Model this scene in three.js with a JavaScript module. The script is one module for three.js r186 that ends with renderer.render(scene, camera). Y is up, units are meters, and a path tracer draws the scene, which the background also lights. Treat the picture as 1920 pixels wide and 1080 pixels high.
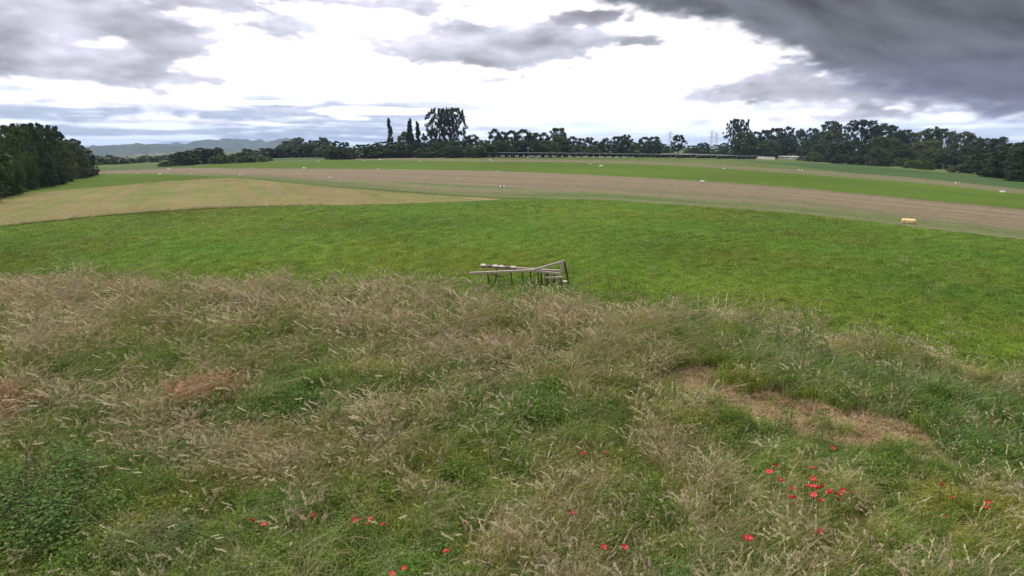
import * as THREE from 'three';
import { mergeGeometries } from 'three/addons/utils/BufferGeometryUtils.js';

// ------------------------------------------------------------------ seeded noise
function rngOf(seed) { let a = seed >>> 0; return () => { a = (a + 0x6D2B79F5) | 0; let t = Math.imul(a ^ (a >>> 15), 1 | a); t = (t + Math.imul(t ^ (t >>> 7), 61 | t)) ^ t; return ((t ^ (t >>> 14)) >>> 0) / 4294967296; }; }
const TAB = new Float32Array(65536);
{ const r = rngOf(77); for (let i = 0; i < 65536; i++) TAB[i] = r(); }
function vnoise(x, y) {                                    // value noise, 0..1, repeats every 256
  const xi = Math.floor(x), yi = Math.floor(y), fx = x - xi, fy = y - yi;
  const u = fx * fx * (3 - 2 * fx), v = fy * fy * (3 - 2 * fy);
  const a = xi & 255, b = (xi + 1) & 255, c = (yi & 255) << 8, d = ((yi + 1) & 255) << 8;
  const p = TAB[a | c], q = TAB[b | c], s = TAB[a | d], t = TAB[b | d];
  return p + (q - p) * u + (s - p) * v + (p - q - s + t) * u * v;
}
function fbm(x, y, n) { let s = 0, a = 0.5, w = 0; for (let i = 0; i < n; i++) { s += a * vnoise(x, y); w += a; a *= 0.5; const t = x * 1.62 - y * 1.18 + 13.7; y = x * 1.18 + y * 1.62 + 7.3; x = t; } return s / w; }
const clamp = (v, a = 0, b = 1) => v < a ? a : v > b ? b : v;
const sstep = (a, b, v) => { v = clamp((v - a) / (b - a)); return v * v * (3 - 2 * v); };
const lerp = (a, b, t) => a + (b - a) * t;
function piece(pts, x) { if (x <= pts[0][0]) return pts[0][1]; for (let i = 1; i < pts.length; i++) if (x <= pts[i][0]) { const [a, b] = pts[i - 1], [c, d] = pts[i]; return b + (d - b) * (x - a) / (c - a); } return pts[pts.length - 1][1]; }

// ------------------------------------------------------------------ camera, renderer, sky, sun, haze
const scene = new THREE.Scene();
const camera = new THREE.PerspectiveCamera(54.52, 1024 / 576, 0.1, 12000);
camera.position.set(0, 6, 0);
camera.rotation.x = -Math.atan(268 / 1048);
const renderer = new THREE.WebGLRenderer({ antialias: true });
renderer.toneMapping = THREE.LinearToneMapping;
renderer.toneMappingExposure = 1.82;
renderer.shadowMap.enabled = true;

const sun = new THREE.DirectionalLight(0xfff4e4, 1.5);     // the sun behind thin cloud, ahead and high
sun.position.set(-60, 150, -110); sun.castShadow = true; sun.shadow.radius = 26;
sun.shadow.mapSize.set(2048, 2048);
Object.assign(sun.shadow.camera, { left: -260, right: 260, top: 260, bottom: -260, near: 1, far: 900 });
scene.add(sun); scene.add(sun.target); sun.target.position.set(0, 0, -90);
sun.position.add(sun.target.position);

const SKYGAIN = 0.8;
function skyTexture() {
  const W = 4096, Hh = 2048, d = new Float32Array(W * Hh * 4);
  const edge = [[-180, 3.2], [-130, 4.2], [-95, 9], [-70, 15], [-42, 19], [-12, 17.5], [2, 14], [8.4, 12.3], [14.3, 10.6], [19, 9.5], [23.5, 8], [25.8, 6.8], [28.4, 4.9], [34, 2.9], [41.4, 1.3], [60, 1.2], [90, 2], [130, 2.6], [180, 3.2]];  // lower edge of the dark cloud, carried on round the unseen horizon to dim it
  const blobs = [                                          // bearing, height, half width, half height (degrees), thickness, tone (grey)
    [-42, 9.6, 9, 2.6, 1.1, .36], [-33, 10.2, 6, 2.2, 1, .37], [-29, 8.4, 4, 1.0, .9, .38], [-38, 6.2, 8, 1.5, 1.1, .4], [-33, 5.6, 5, 1.2, .9, .42], [-52, 7, 10, 3, 1, .36],
    [-26, 11.8, 4, .9, .9, .38], [-17.5, 12.6, 6, .7, 1, .36], [-8, 12.5, 6, .75, .9, .38], [-20.4, 10.1, 3.4, 1.0, 1.3, .38], [-35, 7.5, 1.8, .2, -.55, .4], [-33, 7.95, 1.1, .38, -.6, .4], [-27.5, 5.4, 1.8, .3, .8, .5],
    [-5, 9.4, 7.5, 1.8, 1.3, .37], [-9, 8.6, 5, .7, .8, .42], [0, 8.2, 5, 1.4, 1, .35], [3, 9.4, 5.5, 1.7, 1.1, .34], [7.5, 9.6, 3.5, .6, .9, .34],
    [5.3, 11.4, 1.5, .5, 1.2, .22], [8.2, 11.5, 1.9, .6, 1.3, .2], [11, 11.1, .8, .35, 1, .28], [12.8, 9.3, 2.2, .6, 1.2, .28],
    [-2.3, 6, 2, .35, .8, .5], [18.5, 4.1, 4, .5, .85, .44], [24, 6.2, 4.5, 1.5, .9, .32], [30, 4.7, 8, 1.4, .9, .34], [38, 3.6, 9, 1.6, .9, .2], [21, 5.0, 5, .6, .7, .42],
    [-38, 3.3, 7, .5, .75, .46], [-25, 3.4, 7, .45, .8, .43], [-31, 2.0, 10, .35, .7, .4], [26, 2.4, 8, .35, .6, .5], [17, 2.0, 8, .3, .6, .52]];
  for (let j = Hh / 2; j < Hh; j++) {
    const el = ((j + .5) / Hh - .5) * 180, flat = 1 / Math.sin(Math.max(el, .8) * Math.PI / 180 + .035);
    for (let i = 0; i < W; i++) {
      const az = ((i + .5) / W - .5) * 360 + 90;          // bearing: 0 straight ahead (-z), right positive
      let a = az > 180 ? az - 360 : az; if (a < -180) a += 360;
      const th = a * Math.PI / 180, sx = Math.sin(th), cx = Math.cos(th);
      // the cloud deck as a plane overhead: features flatten towards the horizon
      const R = Math.min(flat, 16), px = sx * R * 1.5, py = cx * R * 1.5;
      const n1 = fbm(px * 1.1 + 40, py * 1.1 + 21, 6);
      const hz = 1 - sstep(21, 44, el);                    // the near-horizon clouds of the view give way to a closed deck out of view overhead
      let r = 1.28, g = 1.27, b = 1.29;
      const zen = lerp(.8, 1.7, sstep(20, 70, el));  // unseen upper sky, brightened towards the zenith to light the ground and trees
      const deck = zen * (.62 + .62 * n1);
      if (hz > 0.001) {
        const wa = th * 60, n2 = fbm(wa * .34 + 5, el * 1.15 + 9, 6), n3 = fbm(wa * .16 + 55, el * 2.6 + 31, 5), n4 = fbm(wa * .9 + 91, el * 3 + 3, 5);
        // pale blue air near the horizon, with bright streaks
        const low = 1 - sstep(1.2, 4.2, el + (n3 - .5) * 3.2);
        r = lerp(r, .66, low * .85); g = lerp(g, .76, low * .85); b = lerp(b, .95, low * .85);
        const st = sstep(.5, .72, n3) * (1 - sstep(4, 7, el)); r = lerp(r, 1, st * .5); g = lerp(g, 1, st * .5); b = lerp(b, 1.04, st * .5);
        const sk = sstep(.41, .57, fbm(wa * .13 + 3, el * 1.9 + 71, 6)) * (1 - sstep(3.2, 5.2, el + (n2 - .5) * 2)) * (.35 + .65 * sstep(6, -14, a) + .3 * sstep(14, 30, a)), sv = .8 + .4 * n4;
        r = lerp(r, .33 * sv, sk * .9); g = lerp(g, .385 * sv, sk * .9); b = lerp(b, .51 * sv, sk * .9);
        const away = sstep(38, 62, Math.abs(a));           // round the rest of the horizon, out of view, broken cloud kept darker grey
        const oc = away * sstep(.34, .56, n2 + .12) * .9; const ot = .2 + .2 * n4;
        r = lerp(r, ot, oc); g = lerp(g, ot * 1.0, oc); b = lerp(b, ot * 1.1, oc);
        let D = 0, ts = 0, tw = 1e-6, low2 = 0;
        for (const [ba, be, ra, re, th0, tone] of blobs) {
          const dx = (a - ba) / ra, dy = (el - be) / re; if (dx > 2 || dx < -2 || dy > 2 || dy < -2) continue;
          const q = th0 * Math.exp(-(dx * dx + dy * dy) * .95); D += q; if (q > 0) { tw += q; ts += q * tone; low2 += q * dy; }
        }
        if (D > .02) {
          const E = D + (n2 - .5) * 1.25 + (n4 - .5) * .95, k = sstep(.18, .95, E) * .97;
          if (k > 0) { const n5 = clamp((fbm(wa * .26 + 17, el * .85 + 44, 6) - .5) * 1.7 + .5), t = 1.24 * ts / tw * (.5 + 1.0 * lerp(n5, n4, .2)) * lerp(1.45, .9, sstep(.3, 1.3, E)) * (1 + .22 * clamp(low2 / tw, -1, 1)); r = lerp(r, t, k); g = lerp(g, t * 1.01, k); b = lerp(b, t * 1.19, k); }
        }
        const e0 = el - piece(edge, a), e = e0 + (n2 - .5) * 2.2 + (n4 - .5) * 1.0;
        const k = sstep(-.8, 1.5, e) * (1 - sstep(28, 42, el));
        if (k > 0) {                                       // the dark rain cloud: bands that run along its lower edge
          const n6 = clamp((fbm(wa * .11 + 7, e0 * .42 + 64, 6) - .5) * 2.5 + .5), n7 = clamp((fbm(wa * .3 + 27, e0 * .9 + 14, 5) - .5) * 2.2 + .5);
          const t = lerp(.3, lerp(.058, .155, .65 * n6 + .35 * n7), sstep(-.5, 2.4, e)), bl = 1.2 + .22 * sstep(20, 34, a) * (1 - sstep(4, 9, el));
          r = lerp(r, t * .97, k); g = lerp(g, t * 1.02, k); b = lerp(b, t * bl, k);
        }
      }
      const o = (j * W + i) * 4;
      d[o] = lerp(deck, r, hz) * SKYGAIN; d[o + 1] = lerp(deck, g, hz) * SKYGAIN; d[o + 2] = lerp(deck * 1.01, b, hz) * SKYGAIN; d[o + 3] = 1;
    }
  }
  for (let k = 0; k < W * Hh / 2; k++) { d[k * 4] = .5 * SKYGAIN; d[k * 4 + 1] = .55 * SKYGAIN; d[k * 4 + 2] = .62 * SKYGAIN; d[k * 4 + 3] = 1; }
  const t = new THREE.DataTexture(d, W, Hh, THREE.RGBAFormat, THREE.FloatType);
  t.mapping = THREE.EquirectangularReflectionMapping; t.magFilter = THREE.LinearFilter; t.minFilter = THREE.LinearFilter; t.needsUpdate = true;
  return t;
}
const skyTex = skyTexture();
scene.background = skyTex; scene.environment = skyTex;
scene.fog = new THREE.FogExp2(0xa9c4f0, 0.00012);

// ------------------------------------------------------------------ where things stand: x and z in metres, the camera's house at the origin
const TREES = [[0,"nearBroad",-79.5,-84.8,10.6,8.0,1], [0,"nearBroad",-81.8,-91.5,10.2,5.5,1], [0,"nearBroad",-89.4,-103.6,11.2,5.5,1], [0,"nearBroad",-93.0,-111.0,11.6,6.3,0], [0,"nearBroad",-97.1,-119.5,11.6,6.3,0], [0,"nearBroad",-104.9,-132.6,9.5,5.7,2], [0,"nearBroad",-114.0,-148.6,9.6,6.4,4], [0,"nearBroad",-117.9,-157.3,8.0,5.3,0], [0,"nearBroad",-123.4,-167.6,4.7,3.8,1], [0,"nearBroad",-100.3,-114.2,12.2,6.5,3], [0,"nearBroad",-108.9,-128.2,13.2,6.7,3], [0,"nearBroad",-112.2,-136.3,13.6,7.2,3], [0,"nearBroad",-124.5,-156.5,14.1,5.9,3], [0,"nearBroad",-71.4,-73.7,9.8,7.0,0], [0,"nearBroad",-129.8,-166.4,11.6,6.2,3], [0,"nearBroad",-134.5,-176.9,10.9,6.0,3], [0,"bush",-95.9,-113.5,2.1,2.6,1], [0,"bush",-113.3,-142.3,3.3,3.2,5], [0,"bush",-116.5,-150.0,1.8,2.8,1], [0,"bush",-85.9,-97.9,1.2,2.8,2], [0,"bush",-80.8,-89.4,1.3,2.9,0], [0,"bush",-100.5,-122.6,1.4,2.5,0], [0,"bush",-116.3,-154.1,2.1,2.9,4], [0,"bush",-118.8,-160.1,1.9,2.4,0], [1,"farBroad",-252.2,-348.6,5.7,7.2,1], [1,"farBroad",-249.7,-353.9,5.8,7.9,0], [1,"farBroad",-235.6,-341.6,4.6,8.3,4], [1,"farBroad",-232.3,-346.2,3.5,7.1,0], [1,"farBroad",-240.5,-369.9,3.7,8.3,1], [1,"farBroad",-257.7,-404.7,4.4,9.0,0], [1,"farBroad",-269.7,-437.8,3.6,9.8,1], [1,"farBroad",-268.8,-448.6,4.1,10.0,0], [1,"farBroad",-250.2,-429.6,3.1,8.8,1], [1,"farBroad",-230.5,-369.5,2.7,7.6,0], [2,"farBroad",-145.1,-253.4,6.0,10.4,0], [2,"farBroad",-147.8,-273.5,7.4,10.2,0], [2,"farBroad",-141.6,-274.9,7.5,8.2,0], [2,"farBroad",-144.1,-307.3,4.7,8.6,0], [2,"farBroad",-146.1,-317.8,6.6,7.7,0], [2,"farBroad",-150.7,-313.1,4.0,7.6,1], [2,"farBroad",-149.9,-268.9,6.6,8.5,0], [2,"farBroad",-141.5,-268.3,6.8,7.5,3], [2,"bush",-146.6,-244.0,2.4,7.7,1], [2,"bush",-144.6,-247.6,3.4,7.9,0], [2,"bush",-131.7,-266.7,3.9,8.9,2], [2,"bush",-120.9,-271.7,3.2,9.1,2], [2,"bush",-123.9,-267.0,3.1,8.0,2], [2,"bush",-134.6,-262.7,3.6,7.3,2], [2,"bush",-124.0,-289.6,2.4,6.5,2], [3,"farBroad",-160.5,-373.7,6.7,13.9,3], [3,"farBroad",-156.2,-382.0,6.2,11.4,3], [3,"farBroad",-150.2,-389.3,11.2,15.2,4], [3,"farBroad",-140.3,-379.3,12.6,10.6,4], [3,"farBroad",-132.7,-386.1,10.8,15.1,0], [3,"farBroad",-125.8,-379.1,12.6,12.7,0], [3,"farBroad",-114.2,-368.0,9.9,13.7,0], [3,"farBroad",-103.9,-358.4,9.0,8.0,0], [3,"farBroad",-131.6,-370.7,8.3,15.2,0], [3,"farBroad",-149.1,-374.8,7.1,11.8,0], [3,"farBroad",-114.6,-354.4,7.3,13.2,1], [3,"farBroad",-85.8,-284.7,6.4,10.6,0], [3,"farBroad",-79.7,-280.2,5.6,8.3,0], [3,"farBroad",-91.4,-289.1,5.5,7.0,1], [3,"farBroad",-78.9,-299.9,7.3,8.4,0], [3,"farBroad",-72.1,-295.0,7.4,9.3,0], [3,"farBroad",-69.2,-292.9,5.8,10.9,1], [3,"farBroad",-67.0,-302.8,8.4,11.3,0], [4,"column",-66.4,-314.7,20.4,5.0,3], [4,"column",-53.9,-306.6,19.7,5.4,0], [4,"column",-49.5,-304.1,18.2,4.8,3], [4,"fan",-40.8,-327.5,25.8,15.2,0], [4,"fan",-32.5,-323.9,25.8,14.4,0], [4,"farBroad",-62.1,-299.5,6.5,9.5,1], [4,"farBroad",-64.3,-326.7,8.5,8.5,0], [4,"farBroad",-56.7,-308.4,13.5,8.0,1], [4,"farBroad",-54.8,-295.0,6.4,9.9,0], [4,"farBroad",-49.5,-304.1,7.9,10.7,0], [4,"farBroad",-44.5,-314.8,13.8,8.8,0], [4,"farBroad",-41.3,-299.9,7.8,11.1,0], [4,"farBroad",-33.6,-296.6,8.5,11.0,1], [4,"farBroad",-26.8,-294.1,8.2,10.4,0], [4,"farBroad",-21.0,-305.7,11.5,8.5,0], [4,"farBroad",-14.7,-304.3,8.7,9.0,1], [4,"farBroad",-42.9,-288.5,5.2,10.7,1], [4,"farBroad",-28.9,-282.7,5.6,10.5,0], [4,"farBroad",-18.2,-279.6,6.0,9.4,1], [5,"farBroad",-9.3,-303.5,14.1,6.8,0], [5,"farBroad",-4.8,-303.1,13.0,6.2,0], [5,"farBroad",-0.6,-317.5,13.6,8.8,0], [5,"farBroad",5.9,-317.7,14.2,10.6,0], [5,"farBroad",12.4,-318.4,12.5,9.5,0], [5,"farBroad",17.5,-319.4,12.6,6.5,0], [5,"farBroad",25.4,-321.5,15.8,10.7,0], [5,"farBroad",25.1,-306.9,10.7,9.7,1], [5,"farBroad",-7.8,-290.1,8.1,9.7,1], [5,"farBroad",0.3,-289.7,8.3,11.3,0], [5,"farBroad",9.7,-290.3,8.9,11.3,0], [5,"farBroad",17.9,-291.7,8.1,10.8,1], [5,"farBroad",28.6,-308.0,7.8,7.4,0], [5,"farBroad",-12.2,-290.7,6.5,9.2,0], [6,"farBroad",35.8,-341.3,11.0,7.6,0], [6,"farBroad",41.2,-343.7,10.5,5.1,0], [6,"farBroad",46.7,-346.5,10.9,8.4,0], [6,"farBroad",52.3,-349.7,8.5,7.8,0], [6,"farBroad",57.0,-352.6,10.8,5.9,0], [6,"farBroad",66.7,-359.1,12.2,12.0,3], [6,"farBroad",76.3,-384.2,13.4,9.3,0], [6,"farBroad",76.2,-366.2,8.6,10.2,1], [6,"farBroad",91.4,-396.8,12.1,9.6,3], [6,"farBroad",99.9,-404.6,13.1,9.0,0], [6,"farBroad",92.4,-379.6,9.5,11.3,0], [6,"farBroad",107.4,-411.7,8.1,9.2,1], [6,"farBroad",114.2,-418.3,6.4,7.0,1], [6,"farBroad",35.6,-325.2,6.7,8.5,1], [6,"farBroad",46.0,-330.2,6.2,8.6,1], [6,"standard",109.4,-378.6,13.9,8.8,3], [7,"farBroad",139.0,-444.2,7.6,11.5,1], [7,"farBroad",152.7,-459.3,9.9,10.2,3], [7,"farBroad",181.5,-514.6,8.8,14.3,1], [7,"farBroad",195.4,-531.5,10.5,8.9,3], [7,"farBroad",144.7,-450.4,5.7,10.0,2], [7,"farBroad",190.8,-503.5,8.6,11.2,1], [8,"fan",153.2,-392.4,24.8,16.8,0], [8,"farBroad",151.5,-377.1,16.9,14.7,1], [8,"farBroad",174.8,-415.2,18.2,9.3,3], [8,"farBroad",188.7,-430.2,20.4,9.6,3], [8,"farBroad",190.8,-418.1,21.7,12.4,0], [8,"farBroad",222.4,-467.5,24.2,11.3,3], [8,"farBroad",224.2,-454.3,22.3,13.5,0], [8,"farBroad",248.9,-481.6,24.1,12.5,0], [8,"farBroad",247.4,-465.3,21.2,17.3,0], [8,"farBroad",158.7,-384.5,11.7,10.7,0], [8,"farBroad",171.9,-385.3,12.1,12.9,1], [8,"farBroad",193.0,-407.1,14.3,12.9,0], [8,"farBroad",203.7,-405.6,13.1,13.6,1], [9,"midBroad",230.2,-420.9,27.0,18.0,0], [9,"midBroad",187.9,-338.6,18.2,15.1,4], [9,"midBroad",191.6,-325.5,12.6,17.0,0], [9,"midBroad",178.1,-313.4,10.5,13.4,0], [9,"midBroad",177.8,-329.3,9.8,11.0,0], [9,"midBroad",247.8,-385.7,24.8,18.7,0], [9,"midBroad",240.4,-353.4,20.3,13.2,0], [9,"midBroad",238.8,-359.9,19.4,13.4,0], [9,"midBroad",264.3,-374.7,20.5,14.0,1], [9,"midBroad",270.6,-372.2,23.3,12.5,1], [9,"midBroad",278.9,-371.7,22.7,13.9,0], [9,"midBroad",247.7,-318.3,18.9,12.5,4], [9,"midBroad",266.9,-333.7,17.7,12.5,0], [9,"midBroad",225.6,-274.4,14.6,14.4,0], [9,"midBroad",240.6,-285.5,16.0,10.7,0], [9,"midBroad",188.4,-216.9,11.4,11.4,0], [9,"midBroad",145.6,-164.0,9.0,8.3,0], [9,"midBroad",138.3,-151.9,9.9,10.0,0], [9,"midBroad",238.5,-265.7,13.9,13.4,3], [9,"midBroad",191.3,-206.3,14.0,11.6,0], [9,"midBroad",138.3,-142.8,11.0,10.7,0], [9,"fan",224.8,-373.2,25.7,22.9,0], [9,"midBroad",187.7,-293.9,14.0,11.0,1], [9,"midBroad",199.9,-304.1,14.0,10.2,2], [9,"midBroad",184.6,-297.7,10.7,11.1,0], [9,"midBroad",194.2,-281.3,8.2,10.5,0], [9,"midBroad",226.7,-313.5,13.9,13.5,5], [9,"midBroad",189.8,-257.3,8.9,10.6,2], [9,"midBroad",191.6,-249.5,8.1,10.3,0], [9,"midBroad",156.4,-187.6,7.5,9.5,0], [9,"midBroad",145.2,-168.3,8.0,8.5,0], [9,"midBroad",164.3,-201.3,7.0,7.5,1], [9,"midBroad",194.0,-242.7,10.6,10.4,0], [9,"midBroad",210.8,-300.5,11.7,10.1,2], [9,"bush",169.0,-321.2,5.5,9.0,5], [9,"bush",192.3,-393.9,3.6,8.8,1], [9,"bush",174.7,-344.4,2.8,6.4,2], [9,"bush",169.4,-267.1,8.9,7.5,4], [9,"bush",172.1,-244.1,3.6,7.3,5], [9,"bush",168.7,-233.0,3.6,5.2,1], [9,"bush",162.1,-206.3,3.0,6.6,2], [9,"bush",172.4,-264.0,6.7,6.4,4], [9,"bush",172.1,-315.9,3.4,7.6,1], [9,"bush",169.5,-278.8,5.3,10.4,0], [9,"bush",167.6,-290.0,5.0,10.8,0], [9,"bush",188.5,-276.7,4.0,7.7,1], [9,"bush",144.4,-170.2,3.6,6.4,0], [9,"bush",132.9,-149.0,3.3,5.6,0]];
const F_RUN_FAR = [[-160.7,-212.1], [-141.0,-209.6], [-124.6,-211.9], [-81.1,-181.0], [-37.7,-155.1], [0.0,-132.4], [25.1,-111.7], [43.0,-95.2], [53.6,-76.5], [59.9,-65.7], [62.7,-58.7]];
const F_RUN_NEAR = [[-139.7,-184.3], [-118.6,-171.3], [-96.0,-155.3], [-59.5,-124.5], [-38.1,-101.3], [-20.1,-82.2], [-1.9,-66.2], [8.5,-64.5], [19.0,-58.9], [27.6,-53.6], [33.0,-46.5], [37.6,-40.6], [40.1,-36.9]];
const F_STUB_FAR = [[-73.1,-68.6], [-81.9,-90.2], [-75.7,-105.8], [-70.4,-119.0], [-62.9,-124.2], [-51.3,-113.8], [-35.8,-95.3], [-19.2,-78.2], [-9.3,-70.2], [-1.5,-64.8]];
const F_STUB_NEAR = [[-46.5,-43.1], [-44.9,-48.8], [-39.6,-54.7], [-32.3,-58.6], [-25.9,-59.2], [-19.2,-59.5], [-13.6,-59.7], [-9.2,-60.9], [-5.9,-61.8], [-1.2,-63.8]];
const F_WEDGE_FAR = [[-79.2,-74.5], [-86.4,-93.3], [-98.2,-115.9], [-120.2,-156.3], [-127.0,-175.0], [-114.7,-170.3], [-92.7,-154.6], [-59.5,-124.5], [-44.6,-108.0]];
const F_WEDGE_NEAR = [[-71.5,-67.1], [-79.0,-87.0], [-77.3,-96.4], [-74.5,-104.1], [-69.8,-112.6], [-65.9,-116.9], [-61.7,-121.8], [-52.6,-114.4], [-40.7,-100.8]];
const F_MID_FAR = [[-134.8,-225.6], [-128.4,-245.8], [-118.8,-277.3], [-94.6,-282.3], [-61.6,-254.5], [-12.2,-219.0], [26.8,-205.7], [55.7,-186.6], [69.6,-155.0], [85.5,-123.0], [86.2,-95.1], [86.5,-81.5]];
const F_MID_NEAR = [[-128.6,-208.6], [-101.5,-194.0], [-80.5,-179.5], [-55.4,-164.7], [-37.2,-153.3], [0.0,-131.1], [24.9,-110.7], [33.2,-104.1], [42.7,-94.5], [53.2,-76.0], [59.6,-65.3], [62.1,-58.1]];
const F_TAXI_FAR = [[-129.9,-290.6], [-109.7,-294.7], [-88.2,-296.5], [-58.0,-296.9], [-13.8,-247.8], [31.2,-239.3], [66.0,-221.4], [83.5,-186.2], [103.4,-149.1], [99.8,-110.3], [99.6,-94.0]];
const F_TAXI_NEAR = [[-121.7,-272.3], [-104.1,-279.6], [-79.6,-267.5], [-47.4,-242.3], [-12.1,-216.9], [26.6,-203.8], [55.2,-185.1], [69.1,-153.8], [85.0,-122.3], [85.7,-94.5], [85.4,-80.4]];
const F_VERGE_FAR = [[-91.1,-306.2], [-62.1,-318.3], [-28.6,-308.0], [10.6,-284.2], [57.3,-279.9], [91.4,-289.1], [129.0,-298.2], [148.3,-294.8]];
const F_VERGE_NEAR = [[-87.4,-293.8], [-57.2,-292.9], [-23.5,-252.7], [8.9,-238.2], [46.5,-226.8], [68.8,-217.2], [83.4,-192.2], [90.7,-179.8]];
const F_CROP_FAR = [[111.8,-285.9], [141.8,-282.0], [163.4,-273.8], [153.7,-222.3], [152.2,-193.6], [126.5,-140.2], [115.3,-109.0]];
const F_CROP_NEAR = [[110.3,-282.2], [108.8,-216.0], [99.9,-166.8], [103.4,-149.1], [102.3,-129.7], [99.3,-109.8], [99.1,-93.6]];
const F_CROPL_FAR = [[-167.0,-374.2], [-148.7,-381.0], [-127.3,-380.7], [-103.0,-357.6]];
const F_CROPL_NEAR = [[-134.3,-294.5], [-112.7,-288.5], [-96.6,-288.5], [-82.8,-287.3]];
const F_CROPM_FAR = [[-192.2,-263.9], [-191.0,-284.5], [-181.7,-295.3], [-140.0,-244.1]];
const F_CROPM_NEAR = [[-148.0,-200.3], [-138.7,-206.2], [-126.0,-210.8], [-126.2,-221.6]];
const MEADOW_EDGE = [[-30.6,-25.8], [-26.8,-25.8], [-24.3,-25.8], [-21.5,-26.5], [-18.5,-25.6], [-16.0,-24.4], [-11.9,-23.9], [-8.5,-24.0], [-4.6,-23.4], [-2.0,-22.4], [0.8,-21.5], [2.9,-20.7], [5.7,-20.0], [8.5,-19.4], [10.8,-18.1], [12.2,-16.4], [13.0,-15.2], [14.3,-14.7], [15.7,-13.7], [17.3,-12.5]];
const MARKERS = [[-1.4,-82.2,0.63], [-35.5,-111.3,0.76], [-63.2,-133.2,0.9], [-83.0,-148.0,0.78], [-97.1,-157.2,0.71], [-108.3,-165.1,0.75], [-118.0,-172.3,0.95], [-61.8,-169.8,0.83], [-35.3,-150.9,0.59], [-3.3,-129.9,0.6], [33.7,-100.6,0.65], [-83.0,-245.8,0.95], [-61.6,-238.8,0.75], [-60.4,-262.4,0.95], [-36.0,-223.5,0.69], [-36.0,-249.8,0.77], [-9.2,-240.8,0.74], [-6.9,-211.4,0.95], [25.8,-188.5,0.73], [26.5,-170.0,0.92], [21.4,-217.3,0.67], [54.1,-195.2,0.62], [61.8,-166.4,0.54], [86.0,-170.3,0.95], [97.2,-124.0,0.72], [84.3,-97.2,0.69], [-110.6,-196.3,0.95], [-96.5,-187.0,0.8], [-119.2,-198.4,0.88], [-81.4,-179.4,0.75]];
const YELLOW = [34.4,-48.4];
const POPPIES = [[1.29,-9.04,0.077,0], [1.69,-9.04,0.077,0], [5.94,-9.29,0.079,0], [4.33,-8.34,0.117,1], [4.51,-8.55,0.082,1], [4.55,-8.49,0.055,1], [4.41,-8.08,0.087,1], [4.41,-8.17,0.053,1], [4.64,-8.33,0.063,1], [5.12,-8.47,0.082,1], [4.97,-8.16,0.088,1], [4.84,-7.92,0.12,1], [4.96,-7.9,0.12,1], [4.77,-7.94,0.077,1], [4.49,-7.87,0.077,1], [4.37,-7.62,0.1,1], [4.74,-7.7,0.109,1], [4.78,-7.56,0.082,1], [5.04,-7.78,0.11,1], [5.11,-7.74,0.084,1], [5.15,-7.72,0.076,1], [5.06,-7.59,0.066,1], [5.28,-7.85,0.077,1], [5.38,-7.78,0.068,1], [7.14,-8.2,0.088,0], [7.05,-7.83,0.077,0], [7.52,-7.72,0.076,0], [7.39,-7.58,0.066,0], [6.58,-7.34,0.048,0], [4.46,-6.98,0.077,0], [3.34,-6.79,0.128,0], [0.92,-7.35,0.072,0], [1.27,-6.62,0.088,0], [1.56,-6.62,0.081,0], [2.22,-6.24,0.042,0], [2.64,-5.99,0.082,0], [4.97,-8.07,0.07,1], [-3.86,-7.2,0.095,0], [-3.66,-7.11,0.086,0], [-2.98,-7.32,0.08,0], [-2.33,-7.2,0.087,0], [-2.11,-7.23,0.071,0], [-2.12,-7.13,0.063,0], [-1.89,-7.1,0.078,0], [-0.69,-7.12,0.07,0], [-0.9,-6.53,0.087,0], [-1.42,-6.22,0.07,0], [-1.56,-6.12,0.076,0]];
const SOLAR = [[-26.8,-294.1], [10.3,-278.3], [56.1,-274.0], [89.5,-282.9], [124.9,-290.4]];
const BARRIER = [[80.4,-376.5], [103.1,-396.4], [127.1,-402.5], [148.7,-381.0], [157.0,-342.4]];
const MAST = [7.9,-283.9];
const SHEDS = [[197.0,-289.3], [192.1,-261.4], [195.1,-258.9], [191.6,-249.5], [156.6,-174.9], [179.8,-375.4], [184.2,-368.8]];
const VAN = [150.1,-446.7];
const DRYP = [[-19.2,-21.6,3.4,1], [-15.7,-22.5,4.4,1], [-10.9,-20.9,3.3,0.9], [-6.9,-20.6,3.1,0.7], [-2.5,-17.8,3.2,0.7], [0.0,-20.1,3.2,0.6], [3.1,-19.8,2.8,0.8], [6.3,-18.5,2.6,0.6], [-15.3,-17.3,2.3,0.5], [-13.0,-18.3,1.6,0.4], [-11.1,-12.9,1.2,0.9], [-11.6,-12.1,0.9,1.2], [-7.4,-12.8,0.8,1.4], [-8.0,-12.2,0.9,0.9], [-6.6,-13.4,0.6,0.4], [-5.7,-16.8,2.0,0.7], [-1.2,-15.2,2.5,0.8], [2.7,-13.7,1.7,0.7], [0.6,-15.7,2.4,0.7], [-3.8,-10.8,1.6,1.1], [-3.1,-11.5,1.1,0.9], [-7.2,-9.6,1.5,0.9], [-5.1,-9.0,1.1,0.8], [-4.7,-9.5,0.9,0.7], [3.1,-10.5,0.7,0.8], [3.6,-9.3,1.2,0.8], [1.8,-8.6,1.0,0.5], [1.2,-7.5,0.8,0.8], [0.4,-6.9,0.9,0.8], [0.9,-6.6,0.7,0.8], [4.1,-6.7,1.9,0.6], [6.4,-7.3,1.2,0.5], [7.2,-9.0,1.5,0.5], [8.8,-9.3,1.0,0.5], [-0.8,-7.2,0.6,0.3], [0.0,-8.6,0.7,0.4], [9.7,-16.0,1.9,0.5], [8.0,-17.4,1.8,0.6], [12.2,-15.2,1.5,0.4]];
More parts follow.
